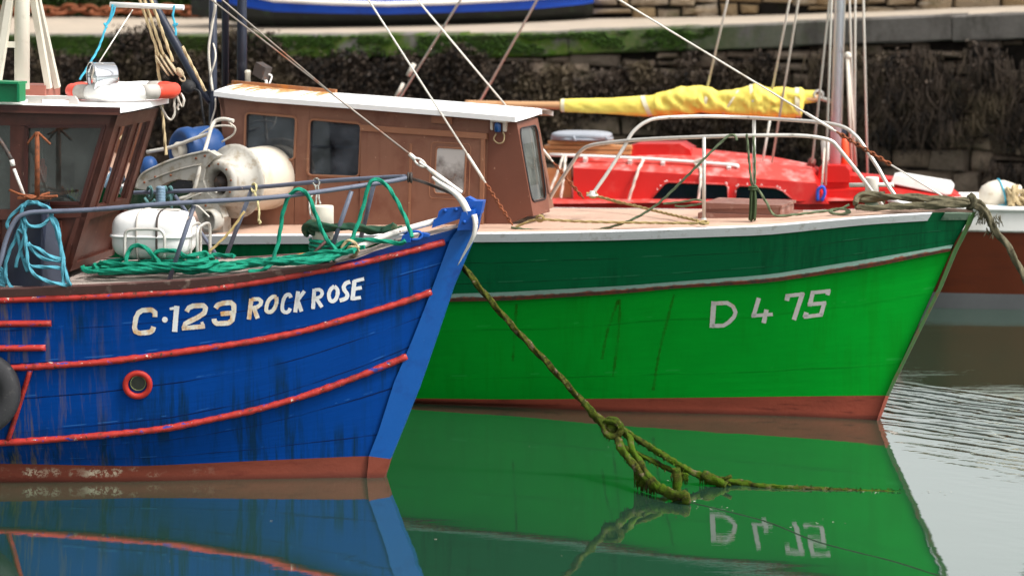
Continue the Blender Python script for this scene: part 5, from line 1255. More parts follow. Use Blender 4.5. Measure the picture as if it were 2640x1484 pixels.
for pts in ([(602, 312, 1.12), (578, 307, 1.12), (556, 312, 1.12), (544, 332, 1.17), (533, 371, 1.22), (516, 430, 1.35), (502, 484, 1.37), (490, 504, 1.37), (462, 513, 1.37)], [(538, 345, 1.14), (500, 358, 1.12), (440, 380, 1.07), (379, 392, 1.02)], [(606, 328, 1.02), (580, 324, 1.02), (548, 328, 1.02), (520, 344, 1.02), (508, 356, 1.02)], [(590, 316, 1.10), (606, 330, 1.02), (600, 348, 0.98), (572, 366, 0.98)]):
    g = MB(); g.tube(cr(bline(GR, pts), 6), .019 if len(pts) > 4 and pts[0][1] < 320 or len(pts) == 4 and pts[0][0] < 540 else .010, 10); g.obj('guard_tube', m_tube, hl)
g = MB(); hu = HA.cross(Vector((0, 0, 1))).normalized()
for k in range(10):
    a = 2 * math.pi * k / 10 + .2; g.ellipsoid(hc - HA * .016 + (hu * math.cos(a) + Vector((0, 0, 1)) * math.sin(a)) * .19, hu * .011, HA * .012, Vector((0, 0, .011)), 1, 8, 5)
for x, y in ((372, 470), (400, 456), (440, 452), (505, 408), (528, 402), (515, 500), (530, 530), (522, 575)): g.ellipsoid(gt(x, y, 1.365), (.012, 0, 0), (0, .010, 0), (0, 0, .012), 1, 8, 5)
g.obj('bolt_heads', m_rust, hl)
g = MB(); g.tube([hc + HA * .37 * 1.0 + (hu * math.cos(2 * math.pi * k / 40) + Vector((0, 0, 1)) * math.sin(2 * math.pi * k / 40)) * .292 for k in range(40)], .012, 6, closed=True); g.obj('drum_bead', m_drum, hl)
g = MB(); g.tube(cr([gt(485, 545, 1.42), gt(505, 530, 1.43), gt(525, 545, 1.44), gt(540, 560, 1.45)], 5), .009, 6); g.tube(cr([gt(470, 520, 1.4), gt(500, 505, 1.42), gt(540, 492, 1.42), gt(560, 496, 1.4)], 5), .008, 6); g.obj('hydraulic_hose', m_tube, hl)
# blue floats
fl = empty('drum_float', gt(487, 390, .95), 'big blue plastic drum float with white hub behind the hauler arm', 'float'); fc = gt(470, 388, 1.0); FA = Vector((.75, .66, 0))
g = MB(); g.lathe(fc, FA, HS([(0, .05), (.0, .13), (-.03, .15), (-.03, .175), (.0, .198), (.06, .205), (.11, .19), (.16, .2), (.26, .205), (.33, .18), (.36, .1), (.36, 0)]), 36, caps=False); g.obj('float_body', m_bluefloat, fl)
g = MB(); g.lathe(fc, FA, HS([(.02, .08), (-.05, .078), (-.07, .06), (-.06, .025), (-.02, .02), (-.02, 0)]), 24, caps=False); g.obj('hub', m_floatw, fl)
g = MB(); g.ellipsoid(gt(384, 432, 1.1), (.09, 0, 0), (0, .1, 0), (0, 0, .115), .9, 20, 12); o = g.obj('small_float', m_bluefloat); tag(o, 'smaller blue plastic float half hidden by the wheelhouse corner post', 'float')
# masts and stays
mt = gt(540, -640, 0)
g = MB(); g.tube([mt + Vector((.14, 0, 0)), gt(624, 0, -.1), gt(624, 222, -.1)], [.05, .05, .055], 16); g.obj('mast', m_dark, green)
g = MB(); g.tube([gt(581, -640, -.1), gt(581, 222, -.1)], .038, 14); g.tube([gt(590, -640, -.06), gt(586, 215, -.06)], .006, 6); g.obj('exhaust_pipe', m_dark, green)
def chain(g, a, b, L=.05, r=.007):
    d = b - a; n = max(2, int(d.length / (L * .72))); u = d.normalized(); s1 = u.cross(Vector((0, 1, .2))).normalized(); s2 = u.cross(s1)
    for i in range(n):
        c = a + d * ((i + .5) / n); g.torus(c, u * L * .5, (s1 if i % 2 else s2) * L * .26, r, 10, 5)
for end, ch, nm in ((gt(1320, 578, .93), .12, 'shroud'), (gt(1504, 511, -.88), .12, 'shroud'), (gt(2444, 514, 0), .14, 'forestay')):
    g = MB(); L_ = (end - mt).length; k = mt.lerp(end, 1 - (1.2 if nm == 'forestay' else .48) / L_)
    g.tube([mt, k], .0095, 8)
    g.tube([k - (end - mt).normalized() * .35, k - (end - mt).normalized() * .05], [.015, .015], 8)
    if nm == 'forestay':
        k2 = mt.lerp(end, 1 - .62 / L_); chain(g, k, k2, .055, .0085); g.tube([k2, end], .0085, 8)
    st = g.obj(nm, m_stay, green)
    if nm == 'shroud':
        g = MB(); chain(g, k, end, .05, .008); g.obj('stay_chain', m_rust, st)
    else:
        g = MB(); chain(g, k, k2, .056, .010); g.obj('stay_chain', m_rust, st)
# pulpit rails
oA, oB, oM = on_deck(GR, g_z, 1392, 560), on_deck(GR, g_z, 2288, 545), on_deck(GR, g_z, 1815, 572)
fA, fB, fM = -min(1.0, oA), -max(.12, min(.3, oB + .05)), -.6
def prail(pts, o0, o1, x0, x1, om):
    xm = (x0 + x1) / 2
    def of(x): return interp([x0, xm, x1], [o0, om, o1], x)
    g = MB(); g.tube(cr([gt(x, y, of(x)) for x, y in pts], 5), .0185, 12); return g.obj('pulpit_rail', m_steel, green), of
_, ofn = prail([(1390, 562), (1430, 490), (1479, 415), (1496, 391), (1515, 378), (1551, 370), (1653, 360), (1780, 354), (1909, 350), (2030, 349), (2082, 351), (2123, 357), (2147, 366), (2165, 386), (2211, 443), (2250, 496), (2288, 547)], oA, oB, 1392, 2288, oM)
_, off_ = prail([(1526, 503), (1570, 440), (1612, 374), (1622, 355), (1638, 334), (1666, 314), (1704, 304), (1807, 300), (1900, 302), (1980, 306), (2108, 315), (2170, 326), (2200, 345), (2222, 370), (2262, 430), (2285, 471), (2313, 512)], fA, fB, 1526, 2313, fM)
for x, y0, y1, of in ((1815, 354, 572, ofn), (1944, 305, 522, off_)):
    g = MB(); g.tube([gt(x, y0, of(x)), gt(x, y1, of(x))], .0175, 12); g.obj('pulpit_post', m_steel, green)
g = MB()
for x, y, of in ((1391, 561, ofn), (1815, 572, ofn), (2287, 547, ofn), (1527, 502, off_)):
    c = gt(x, y, of(x)); g.lathe(c - Vector((0, 0, .012)), (0, 0, 1), [(0, .06), (.014, .058), (.02, .03), (.05, .024)], 18)
g.obj('rail_foot_flange', m_steel, green)
# hatch, bitt
def gdk(t, o, h=0.): return GR.at(t, o, g_z(t) + .03 * (1 - min(1, abs(o)) ** 2) + h)
th0, th1 = GR.solve(1818, .18)[0], GR.solve(2012, .18)[0]
g = MB()
def slab(t0, t1, o0, o1, z0, z1, mi=0):
    q = [gdk(t0, o0, z0), gdk(t1, o0, z0), gdk(t1, o1, z0), gdk(t0, o1, z0)]; zb2 = [Vector((p.x, p.y, gdk((t0 + t1) / 2, 0).z + z1)) for p in q]; g.prism(q, zb2, mi)
slab(th0 + .06, th1 - .08, .22, -.40, -.02, .025)
slab(th0, th1, .18, -.36, -.02, .10)
ns = 9
for k in range(ns):
    f0, f1 = lerp(.20, -.38, k / ns), lerp(.20, -.38, (k + .8) / ns); slab(th0 + .015, th1 - .02, f0, f1, .08, .122)
g.obj('hatch', m_hatchwood, green)
ob2 = on_deck(GR, g_z, 2248, 524); bc = gt(2248, 524, ob2)
g = MB(); g.lathe(bc - Vector((0, 0, .03)), (0, 0, 1), [(0, .07), (.27, .068), (.285, .066), (.29, .06)], 22); bt = g.obj('bitt', m_tube, green)
g = MB(); g.tube([gt(2190, 477, ob2), gt(2304, 476, ob2)], .022, 12); g.obj('cross_pin', m_tube, bt)

def grope(name, label, mat, paths, r): return rope_thing(name, label, mat, paths, r)
og = lambda x: interp([1300, 1400, 1800, 2200, 2500], [.98, .98, .85, .42, .08], x)
grope('faded_line', 'faded green line drooping from the pulpit to the cabin corner', m_ggreen, [[gt(x, y, og(x)) for x, y in [(1900, 362), (1893, 349), (1876, 352), (1840, 385), (1800, 425), (1755, 470), (1690, 530), (1620, 570), (1540, 592), (1450, 597), (1380, 594), (1318, 586)]]], .011)
grope('faded_line', 'faded green line hanging from the pulpit and trailing over the foredeck', m_ggreen, [[gt(x, y, o) for x, y, o in [(1925, 346, .6), (1930, 400, .55), (1938, 472, .5), (1950, 482, .5), (1976, 522, .45), (1996, 554, .42), (2040, 554, .38), (2110, 546, .3), (2160, 540, .25), (2190, 528, .2)]], [gt(x, y, .5) for x, y in [(1942, 350), (1946, 420), (1946, 474)]]] , .011)
g = MB()
for k in range(34):
    a = rnd.uniform(0, 6.28); q = rnd.uniform(0, .046); x = 1941 + math.cos(a) * q * 260; g.tube(cr([gt(1942 + math.cos(a) * q * 120, 478, .5 + math.sin(a) * q * .5), gt(x, 510, .5 + math.sin(a) * q), gt(x - 1, 545, .5 + math.sin(a) * q), gt(x - 3, rnd.uniform(556, 572), .5 + math.sin(a) * q)], 3), .006, 5)
for z in (482, 488): g.torus(gt(1941, z, .5), (.036, 0, 0), (0, .036, 0), .010, 14, 6)
o = g.obj('rope_tassel', paint('weedy_green_rope_end', C(58, 74, 44), .9, .3, 30)); tag(o, 'frayed dark green rope end hanging from the far pulpit post', 'rope')
grope('ochre_line', 'ochre line stretched along the near side of the foredeck', m_ochre, [[gt(x, y, o) for x, y, o in [(1330, 585, .98), (1360, 572, .97), (1392, 566, .97), (1500, 571, .96), (1650, 574, .92), (1780, 575, .88), (1815, 573, .86)]], [gt(1392 + 9 * math.cos(a), 563 + 7 * math.sin(a), .96 + .03 * math.cos(a + 1)) for a in range(12)], [gt(1815 + 12 * math.cos(a), 574 + 3 * math.sin(a), .86 + .05 * math.sin(a)) for a in range(10)]], .011)
grope('ochre_line', 'ochre line slanting across the foredeck from the far rail foot', m_ochre, [[gt(x, y, o) for x, y, o in [(1512, 498, -.86), (1530, 503, -.84), (1600, 521, -.5), (1700, 546, .1), (1800, 569, .75)]], [gt(1530 + 10 * math.cos(a), 503 + 6 * math.sin(a), -.84 + .04 * math.sin(a)) for a in range(12)], [gt(1545, 508, -.8), gt(1600, 523, -.5), gt(1590, 519, -.55)]], .012)
grope('faded_coil', 'small coil of faded line lying on the foredeck', m_ggreen, [[gt(2165 + 28 * math.cos(a * .7) * (1 - a * .012), 545 + 7 * math.sin(a * .7), .28 + .03 * math.sin(a * .7)) for a in range(30)]], .010)
grope('faded_bight', 'bight of faded line lying beside the brown foredeck hatch', m_ggreen, [[gt(x, y, -.1) for x, y in [(1710, 525), (1760, 520), (1800, 515), (1812, 524), (1760, 532), (1740, 530)]]], .010)
hw = [[(2204, 524, .35), (2212, 506, .25), (2240, 500, .2), (2300, 508, .16), (2380, 514, .12), (2450, 518, .08), (2500, 520, .05)], [(2206, 534, .32), (2240, 536, .34), (2300, 534, .28), (2380, 528, .2), (2450, 524, .12), (2500, 522, .05)], [(2212, 514, .1), (2260, 512, .05), (2340, 506, .05), (2420, 512, .04), (2495, 516, .03)], [(2290, 530, .2), (2360, 532, .2), (2440, 530, .14), (2495, 526, .06)]]
grope('mooring_hawser', 'khaki hawser turned round the bitt and led over the green bow', m_khaki, [[gt(*p) for p in q] for q in hw], .026)
grope('hawser_turns', 'turns of khaki hawser round the foredeck bitt', m_khaki, [[bc + Vector((.105 * math.cos(a * .6), .105 * math.sin(a * .6), .01 + .0042 * a)) for a in range(22)]], .026)
grope('hanging_hawser', 'frayed khaki hawser hanging down beyond the green bow to the right', m_khaki, [[gt(2490, 522, .06), gt(2512, 519, .0), gt(2530, 527, 0), gt(2543, 545, 0), gt(2556, 577, 0), gt(2576, 606, 0), gt(2598, 634, 0), gt(2620, 674, 0), gt(2644, 722, 0), gt(2700, 850, 0)], [gt(2500, 530, .0), gt(2528, 538, .03), gt(2548, 560, .03), gt(2560, 590, .03), gt(2580, 612, .0)], [gt(2500, 505, .0), gt(2512, 512, .05), gt(2508, 530, .05), gt(2498, 535, 0)]], .029)
g = MB()
for k in range(60):
    x, y = rnd.choice([(2536, 548), (2552, 590), (2566, 556), (2530, 540)]); x += rnd.uniform(-12, 14); y += rnd.uniform(-8, 14); a = gt(x, y, .04)
    g.tube([a, a + Vector((rnd.uniform(-.05, .05), rnd.uniform(-.04, .02), -rnd.uniform(.03, .1)))], .004, 4)
o = g.obj('frayed_strands', m_khaki); tag(o, 'frayed chafed strands on the hawser just over the green bow', 'rope strands')
# ------------------------------------------------------------------ red yacht behind
RY = Boat(2492, 29.0, 12); rt = RY.pt
red = empty('sailing_yacht', RY.at(4, 0, 0), 'red sailing yacht with yellow covered boom lying behind the green boat', 'yacht')
r_lv, r_rows, r_vv = make_hull(RY, [dict(z=-.5, w=0, k=.6, px0=2440), dict(z=0, w=0, px0=2440), dict(poly=[(600, 560), (1400, 545), (2485, 530)], w=.6, px0=2470), dict(poly=[(600, 535), (1400, 525), (2100, 518), (2300, 515), (2490, 513)], w=1, px0=2482)], ([0, 1, 2.5, 4.5, 7, 8.5], [.03, .3, .75, 1.0, 1.0, .8]), ([0, .8, 2, 4, 6.5, 8.5], [.04, .4, .85, 1.2, 1.2, .95]), 8.4, n=24)
g, _ = hull_mesh(RY, r_rows, r_vv, [0, 0, 0], SUB); g.obj('hull', m_red, red)
deck_mesh(RY, r_lv[3], .004, .04).obj('deck', m_redfaded, red)
g = MB()                                                      # coach roof
near = [(1478, 432), (1740, 447), (1980, 462), (2104, 472)]; mid = [(1480, 408), (1740, 408), (1980, 424), (2096, 446)]; crest = [(1484, 394), (1640, 387), (1770, 379), (1980, 400), (2082, 419)]
rows = [[], [], [], []]
for i in range(13):
    f = i / 12; x = lerp(1478, 2104, f); xb = lerp(1478, 2136, f)
    rows[0].append(rt(xb, 526, .84)); rows[1].append(rt(x, poly(near, x), .78)); rows[2].append(rt(lerp(1480, 2098, f), poly(mid, x), .5)); rows[3].append(rt(lerp(1484, 2092, f), poly(crest, x), .0))
g.grid(rows[:2], 0, False); g.grid(rows[1:], 1, True); fr = [[RY.mirror(p) for p in r] for r in rows]; g.grid(fr[:2], 0, False); g.grid(fr[1:], 1, True)
for k in (0, -1): c = [r[k] for r in rows] + [r[k] for r in fr][::-1]; g.add(c, [tuple(range(8))], 0)
co = g.obj('coach_roof', [m_red, m_redfaded], red)
for w in ([(1680, 516), (1690, 498), (1712, 474), (1724, 469), (1870, 475), (1877, 482), (1877, 516)], [(1896, 516), (1897, 486), (1908, 478), (2000, 484), (2018, 492), (2046, 516)]):
    g = MB(); panel(g, RY, w, .845, .82); wd = g.obj('window', m_tint, co)
    g = MB(); g.tube([rt(x, y, .845) for x, y in w], .012, 6, closed=True); g.obj('window_trim', m_redfaded, wd)
    g = MB()
    for a, b_ in zip(w, w[1:]):
        for f in (.2, .6):
            x, y = lerp(a[0], b_[0], f), lerp(a[1], b_[1], f)
            if y < 500: g.ellipsoid(rt(x, y - 5, .85), (.010, 0, 0), (0, .008, 0), (0, 0, .010), 1, 8, 5)
    g.obj('trim_screw', m_white, wd)
g = MB(); panel(g, RY, [(1600, 404), (1606, 382), (1640, 371), (1752, 371), (1778, 386), (1784, 402)], .34, -.34); g.obj('companion_hatch', m_red, co)
g = MB(); panel(g, RY, [(2106, 470), (2112, 432), (2120, 426), (2180, 428), (2190, 440), (2192, 470)], .34, -.34); g.obj('mast_step_box', m_red, red)
g = MB(); q = [(2120, 474), (2190, 452), (2300, 463), (2456, 496), (2484, 516), (2120, 528)]; panel(g, RY, q, .28, -.28); q2 = [(2120, 492), (2300, 485), (2440, 507), (2470, 520), (2120, 530)]; panel(g, RY, q2, .5, .28); g.obj('fore_trunk', m_red, red)
g = MB(); panel(g, RY, [(2296, 472), (2304, 455), (2318, 452), (2450, 474), (2459, 484), (2452, 500), (2440, 502)], .40, -.15); hf = g.obj('fore_hatch', m_white, red)
g = MB(); q = [rt(2318, 456, .36), rt(2446, 478, .36), rt(2446, 478, -.1), rt(2318, 456, -.1)]; q = [p + Vector((0, 0, .012)) for p in q]; g.prism(q, [p + Vector((0, 0, .006)) for p in q]); g.obj('hatch_pane', paint('grey_perspex', C(120, 124, 122), .2, .1, 6), hf)
g = MB(); g.tube(cr([rt(1417, 399, .62), rt(1600, 406, .62), rt(1750, 415, .62), rt(1892, 426, .62), rt(1900, 432, .62)], 4), .022, 8)
for x, y in ((1510, 405), (1625, 410), (1710, 415), (1880, 428)): g.beam(rt(x, y, .62), rt(x, y + 12, .6), .05, .1, up=RY.n)
g.obj('handrail', m_white, co)
g = MB(); g.lathe(rt(2090, 428, .1), (.25, -.2, 1), [(0, .05), (.05, .055), (.10, .045), (.12, 0)], 16); g.obj('vent', paint('brown_vent', C(120, 64, 58), .5, .15, 8), co)
# mast, boom, rigging
m0, m1 = rt(2152, 446, 0), rt(2210, -1500, 0)
mpt = lambda py: m0.lerp(m1, (446 - py) / 1946)
g = MB(); g.tube([m0, m1], .083, 20, flat=.9); ms = g.obj('mast', m_alu, red)
g = MB(); g.tube([mpt(-600) - RY.n * -.09 + RY.d * -.02, mpt(300) + RY.n * .09 - RY.d * .06], .010, 6); g.tube([mpt(-600) + RY.d * .07 + RY.n * .06, mpt(330) + RY.d * .075 + RY.n * .06], .009, 6); g.obj('halyard', m_wrope, ms)
bo = [(1200, 268), (1265, 270), (1443, 272), (1800, 268), (2112, 252)]
g = MB(); g.tube(cr([rt(x, y, .0) for x, y in bo], 4), .055, 14); g.obj('boom', m_boom, red)
g = MB(); g.tube([rt(2104, 250, 0), mpt(262) - RY.d * .05], .03, 8); g.torus(rt(2110, 244, .03), (.06, 0, 0), (0, 0, .05), .02, 12, 6); g.obj('gooseneck', m_steel, red)
up_ = [(1446, 257), (1460, 256), (1576, 254), (1679, 247), (1720, 236), (1755, 226), (1807, 224), (1835, 228), (1850, 238), (1880, 234), (1909, 231), (1930, 222), (1948, 217), (1975, 226), (1990, 228), (2066, 228), (2074, 234), (2104, 233)]
dn = [(1446, 287), (1576, 293), (1658, 299), (1704, 298), (1760, 296), (1807, 289), (1850, 292), (1909, 298), (1980, 302), (2066, 301), (2074, 267), (2104, 262)]
cov = MB(); rows = []; N = 220
for i in range(N + 1):
    x = lerp(1446, 2104, i / N); yu, yd = poly(up_, x), poly(dn, x); c = rt(x, (yu + yd) / 2, 0); hh = (yd - yu) / 2 * c.y / F * 1.06; r = []
    fold = .36 if 1690 < x < 2066 else .06
    for k in range(36):
        a = 2 * math.pi * k / 36; wr = 1 + fold * (1.1 - 3.2 * abs(nz(x / 17 + 2.2 * math.sin(a + .4), a * .8, 3) - .5) - .5 * nz(x / 7, a * 2, 4)) * max(.25, abs(math.cos(a))) + .03 * math.sin(x * .12 + 3 * a)
        r.append(c + RY.n * (math.cos(a) * hh * .62 * wr) + Vector((0, 0, math.sin(a) * hh * (1 + .5 * (wr - 1)))))
    rows.append(r)
cov.grid(rows, 0, True, True); sc_ = cov.obj('sail_cover', m_yellow, red)
for x, sk, wd in ((1452, 0, 9), (1668, 22, 12), (1822, -14, 8), (1885, -42, 6), (1945, 18, 9), (2058, 4, 12)):
    g = MB(); ring0, ring1 = [], []
    for k in range(25):
        a = 2 * math.pi * k / 24; xx = x + sk * math.sin(a) * -.5
        for rr, dx in ((ring0, -wd / 2), (ring1, wd / 2)):
            yu, yd = poly(up_, xx + dx), poly(dn, xx + dx); c = rt(xx + dx, (yu + yd) / 2, 0); hh = (yd - yu) / 2 * c.y / F * 1.03 + .006; rr.append(c + RY.n * math.cos(a) * hh * .68 + Vector((0, 0, math.sin(a) * hh)))
    g.grid([ring0, ring1], 0, True); g.obj('sail_tie', m_whitecloth, sc_)
def wire(name, a, b_, r, mat, parent=red): g = MB(); g.tube([a, b_], r, 6); return g.obj(name, mat, parent)
wire('backstay', m1 + Vector((-.5, 0, 0)), rt(940, 400, .45), .017, m_stay); wire('backstay', m1 + Vector((.1, 0, 0)), rt(1160, 400, -.3), .018, m_stay)
g = MB(); for_a, for_b = rt(1068, 165, .3), rt(1052, 196, .3); g.tube([for_a, for_b], .035, 8); g.tube([rt(1040, 215, .32), rt(1020, 252, .33)], .026, 8); g.obj('stay_block', m_wrope, red)
sh_ = [((2139, 0), (2094, 420), .6), ((2144, 0), (2128, 478), .62), ((2190, 0), (2203, 420), -.5), ((2205, 0), (2203, 440), -.55), ((2226, 0), (2237, 452), -.6), ((2036, 0), (1985, 262), .05), ((2059, 0), (1990, 420), .45), ((1876, 0), (1822, 232), .02), ((1985, 310), (1962, 440), .3)]
for a, b_, o_ in sh_:
    A_, B2_ = rt(*a, o_), rt(*b_, o_)
    wire('shroud', B2_ + (A_ - B2_) * 2.2 if a[1] == 0 and b_[1] > 300 else A_ + (A_ - B2_) * (1.2 if a[1] == 0 else 0), B2_, .017, m_stay if o_ != .45 else m_wrope)
g = MB(); g.tube([rt(2183, 140, -.1), rt(2196, 430, -.3)], .02, 6); g.tube([rt(2186, 140, -.1), rt(2207, 430, -.4)], .018, 6); g.ellipsoid(rt(2186, 143, -.1), (.05, 0, 0), (0, .04, 0), (0, 0, .05), 1, 10, 6); g.obj('halyard_fall', m_wrope, red)
g = MB(); g.lathe(rt(2128, 430, .35), (0, 0, 1), [(0, .02), (.1, .05), (.35, .06), (.36, .03)], 10); g.obj('winch_drum', m_steel, red)
tb_ = empty('danbuoy_light', rt(2178, 430, -.1), 'orange torch shaped lifebuoy light clipped beside the grey mast', 'safety light')
g = MB(); g.lathe(rt(2177, 432, -.1), (0, 0, 1), [(0, .03), (.04, .06), (.2, .065), (.36, .055), (.40, .03), (.4, 0)], 16); g.obj('light_body', m_orange, tb_)
g = MB(); g.obox(rt(2160, 337, -.08), (.11, 0, 0), (0, .05, 0), (0, 0, .045)); g.obox(rt(2158, 400, -.08), (.09, 0, 0), (0, .05, 0), (0, 0, .04)); g.obj('clip', m_dark, tb_)
g = MB(); g.tube(cr([rt(2108, 518, .86), rt(2109, 490, .86), rt(2122, 482, .86), rt(2126, 500, .86), rt(2118, 518, .86)], 4), .022, 8); o = g.obj('rope_clip', paint('blue_webbing', C(36, 84, 190), .7, .1, 10)); tag(o, 'bright blue webbing clip hanging on the red yacht side', 'clip')
wire('tied_line', rt(2126, 380, .62), rt(2118, 485, .84), .012, m_wrope)
for lab, pts, r in (('off white line hanging slack down the red cabin side', [(1650, 406, .66), (1658, 412, .66), (1655, 420, .7), (1645, 440, .85), (1632, 480, .9), (1620, 518, .9)], .018), ('off white line knotted round the right half of the red yacht handrail', [(1800, 428, .64), (1790, 418, .64), (1810, 412, .64), (1815, 428, .64), (1796, 432, .64), (1806, 436, .7), (1806, 470, .9), (1800, 515, .92)], .016), ('off white line slanting over the tan board by the red cabin', [(1452, 400, .66), (1440, 440, .8), (1418, 490, .9)], .016), ('off white line hanging straight down in front of the tan board', [(1458, 400, .66), (1455, 440, .85), (1446, 510, .92)], .016)):
    g = MB(); g.rope(cr([rt(*p) for p in pts], 5), r); tag(g.obj('guard_line', m_wrope), lab, 'rope')
g = MB(); panel(g, RY, [(1400, 434), (1472, 432), (1474, 522), (1404, 522)], .60, .56); g.obj('cockpit_side', m_wood, red)
pl = empty('timber_planks', rt(1520, 390, .3), 'stack of pale varnished planks on the red yacht roof', 'planks')
for k, (x0, x1, y) in enumerate(((1418, 1580, 366), (1408, 1632, 378), (1415, 1630, 390))):
    g = MB(); A_, B2_ = rt(x0, y, .3), rt(x1, y + 2, .3); g.beam(A_, B2_, .30, .052); g.obj('plank', m_wood, pl)
g = MB(); c = rt(1500, 349, .3); g.ellipsoid(c, RY.d * .41, RY.n * .3, Vector((0, 0, .062)), .6, 26, 14); g.torus(c - Vector((0, 0, .04)), RY.d * .42, RY.n * .31, .018, 30, 6)
for x in (1478, 1562): g.tube([rt(x, 352, .62), rt(x + 6, 364, .62)], .02, 6)
o = g.obj('folded_cover', m_greycover); tag(o, 'padded grey cover strapped over the pale planks', 'cover')

# ------------------------------------------------------------------ mahogany boat at the right edge
BY = 27.3
mb = empty('moored_boat', Vector((bb_x(2900, BY), BY + 1, 0)), 'dark mahogany hulled boat with white gunwale at the right edge', 'boat')
st_ = [(2330, .0), (2345, .55), (2440, .85), (2640, 1.0), (3000, 1.05), (3400, .9), (3700, .55), (3880, .06)]
zz_ = [-.5, 0, .2, .215, .98, 1.0, 1.27]; of_ = [-.22, -.08, -.03, -.03, .0, .02, .03]
rowsN = [[] for _ in zz_]; rowsF = [[] for _ in zz_]
for i in range(31):
    px = interp(range(8), [s[0] for s in st_], i * 7 / 30); hb_ = interp([s[0] for s in st_], [s[1] for s in st_], px); X = (px - CX) * BY / F
    for j, (z, o_) in enumerate(zip(zz_, of_)):
        q = max(.03, hb_ + o_ * min(1, hb_)); zt = z + (.02 * ((px - 2640) / 300) ** 2 if z > .9 else 0); rowsN[j].append(Vector((X, BY + 1.0 - q, zt))); rowsF[j].append(Vector((X, BY + 1.0 + q, zt)))
g = MB()
for rr in (rowsN, rowsF):
    g.grid(rr[:3], 1, True); g.grid(rr[2:5], 0, True); g.grid(rr[4:], 2, False)
g.add([r[0] for r in rowsN] + [r[0] for r in rowsF][::-1], [tuple(range(14))], 0); g.obj('hull', [m_mahog, m_greywl, m_white], mb)
g = MB(); g.grid([[p - Vector((0, 0, .01)) for p in rowsN[-1]], [(a + b_) / 2 + Vector((0, 0, .04)) for a, b_ in zip(rowsN[-1], rowsF[-1])], [p - Vector((0, 0, .01)) for p in rowsF[-1]]], 0, True); g.obj('deck', m_white, mb)
g = MB(); g.tube([p + Vector((0, -.01, 0)) for p in rowsN[-1]], .03, 8); g.tube([p + Vector((0, .01, 0)) for p in rowsF[-1]], .03, 8); g.obj('gunwale', m_white, mb)
bu = empty('mooring_buoy', P(2580, 536, BY + .6), 'cream pear shaped buoy with blue cord on the white boat deck', 'buoy')
bc2 = P(2578, 499, BY + .6); dx = Vector((.97, 0, .22)); dz = Vector((-.22, 0, .97))
g = MB(); g.lathe(bc2 - dx * .28, dx, [(0, 0), (.02, .08), (.08, .145), (.18, .178), (.28, .18), (.38, .15), (.46, .1), (.52, .06), (.56, .05), (.56, 0)], 28, caps=False); g.obj('buoy_body', m_floatw, bu)
g = MB(); g.torus(bc2 + dx * .02, dz * .186, Vector((0, .186, 0)), .012, 30, 6); g.rope(cr([bc2 + Vector((-.1, -.15, -.17)), bc2 + Vector((0, -.19, -.14)), bc2 + Vector((.12, -.2, -.18)), bc2 + Vector((-.05, -.2, -.2)), bc2 + Vector((-.2, -.18, -.19))], 6), .02); g.obj('blue_cord', m_cyan, bu)
g = MB()
for k in range(7): g.rope(cr([P(2605 + rnd.uniform(-8, 20), 480 + rnd.uniform(0, 50), BY + .4 + rnd.uniform(-.1, .1)) for _ in range(6)], 6), .022)
for k in range(5): g.rope(cr([P(2640 + rnd.uniform(-30, 50), 505 + rnd.uniform(-15, 30), BY + .4 + rnd.uniform(-.1, .1)) for _ in range(6)], 6), .022)
o = g.obj('beige_rope_heap', m_tan); tag(o, 'heap of beige rope beside the cream buoy', 'rope')

# ------------------------------------------------------------------ mossy mooring rope in front of the green boat
KY = 17.85
K = P(1578, 1104, KY)
main = [BL.pt(1120, 600, -.14), BL.pt(1190, 682, -.12), P(1239, 744, 17.93), P(1320, 839, 17.9), P(1420, 945, 17.88), P(1517, 1050, 17.86), K]
g = MB(); g.rope(cr(main, 8), .024)
moss_on = []
g.tube(resample(cr([P(1505, 1038, KY), P(1530, 1066, KY), P(1555, 1094, KY), K], 6), .02), .03, 10, lobes=3, pitch=.2, amp=.2, wob=.35)
def bl(pts, r, wob=.3): moss_on.append(resample(cr(pts, 7), .022)); g.tube(resample(cr(pts, 7), .022), r, 10, lobes=3, pitch=.22, amp=.16, wob=wob)
def bl2(pts):
    q = resample(cr(pts, 7), .022); n_ = len(q); g.tube(q, [.026 if i < n_ * .5 else lerp(.026, .012, (i / n_ - .5) * 2) for i in range(n_)], 10, lobes=3, pitch=.22, amp=.16, wob=.4); moss_on.append(q)
for a in range(3): bl([K + Vector((.07 * math.cos(k * .9 + a * 2), -.03 + .05 * math.sin(k * .9 + a), .06 * math.sin(k * .9 + a * 2) + .01)) for k in range(8)], .026)
wz = lambda px, py: P(px, py, F * 4 / (py + 20))
e1 = wz(1766, 1284); e2 = wz(1990, 1256); e3 = wz(2330, 1266)
bl2([P(1592, 1100, KY), P(1622, 1118, 17.85), P(1690, 1160, 17.75), P(1755, 1200, 17.68), P(1800, 1222, 17.66), P(1871, 1238, 17.66), P(1930, 1247, 17.64), Vector((e2.x, e2.y, .004)), Vector((e3.x, e3.y, -.012))])
bl([P(1604, 1150, 17.8), P(1650, 1172, 17.78), P(1700, 1196, 17.74), P(1740, 1214, 17.72), P(1765, 1212, 17.7)], .021)
bl([P(1590, 1110, KY), P(1597, 1146, 17.7), P(1618, 1178, 17.6), P(1640, 1205, 17.5), P(1665, 1232, 17.35), P(1700, 1260, 17.2), P(1735, 1276, 17.1), Vector((e1.x, e1.y, .02))], .031, .4)
bl([P(1596, 1105, KY), P(1622, 1126, 17.75), P(1630, 1158, 17.65), P(1650, 1190, 17.55), P(1672, 1226, 17.35), P(1704, 1256, 17.2)], .026, .35)
s0 = wz(1746, 1264); bl([P(1742, 1206, s0.y), P(1745, 1240, s0.y), Vector((s0.x, s0.y, -.05))], .036, .3)
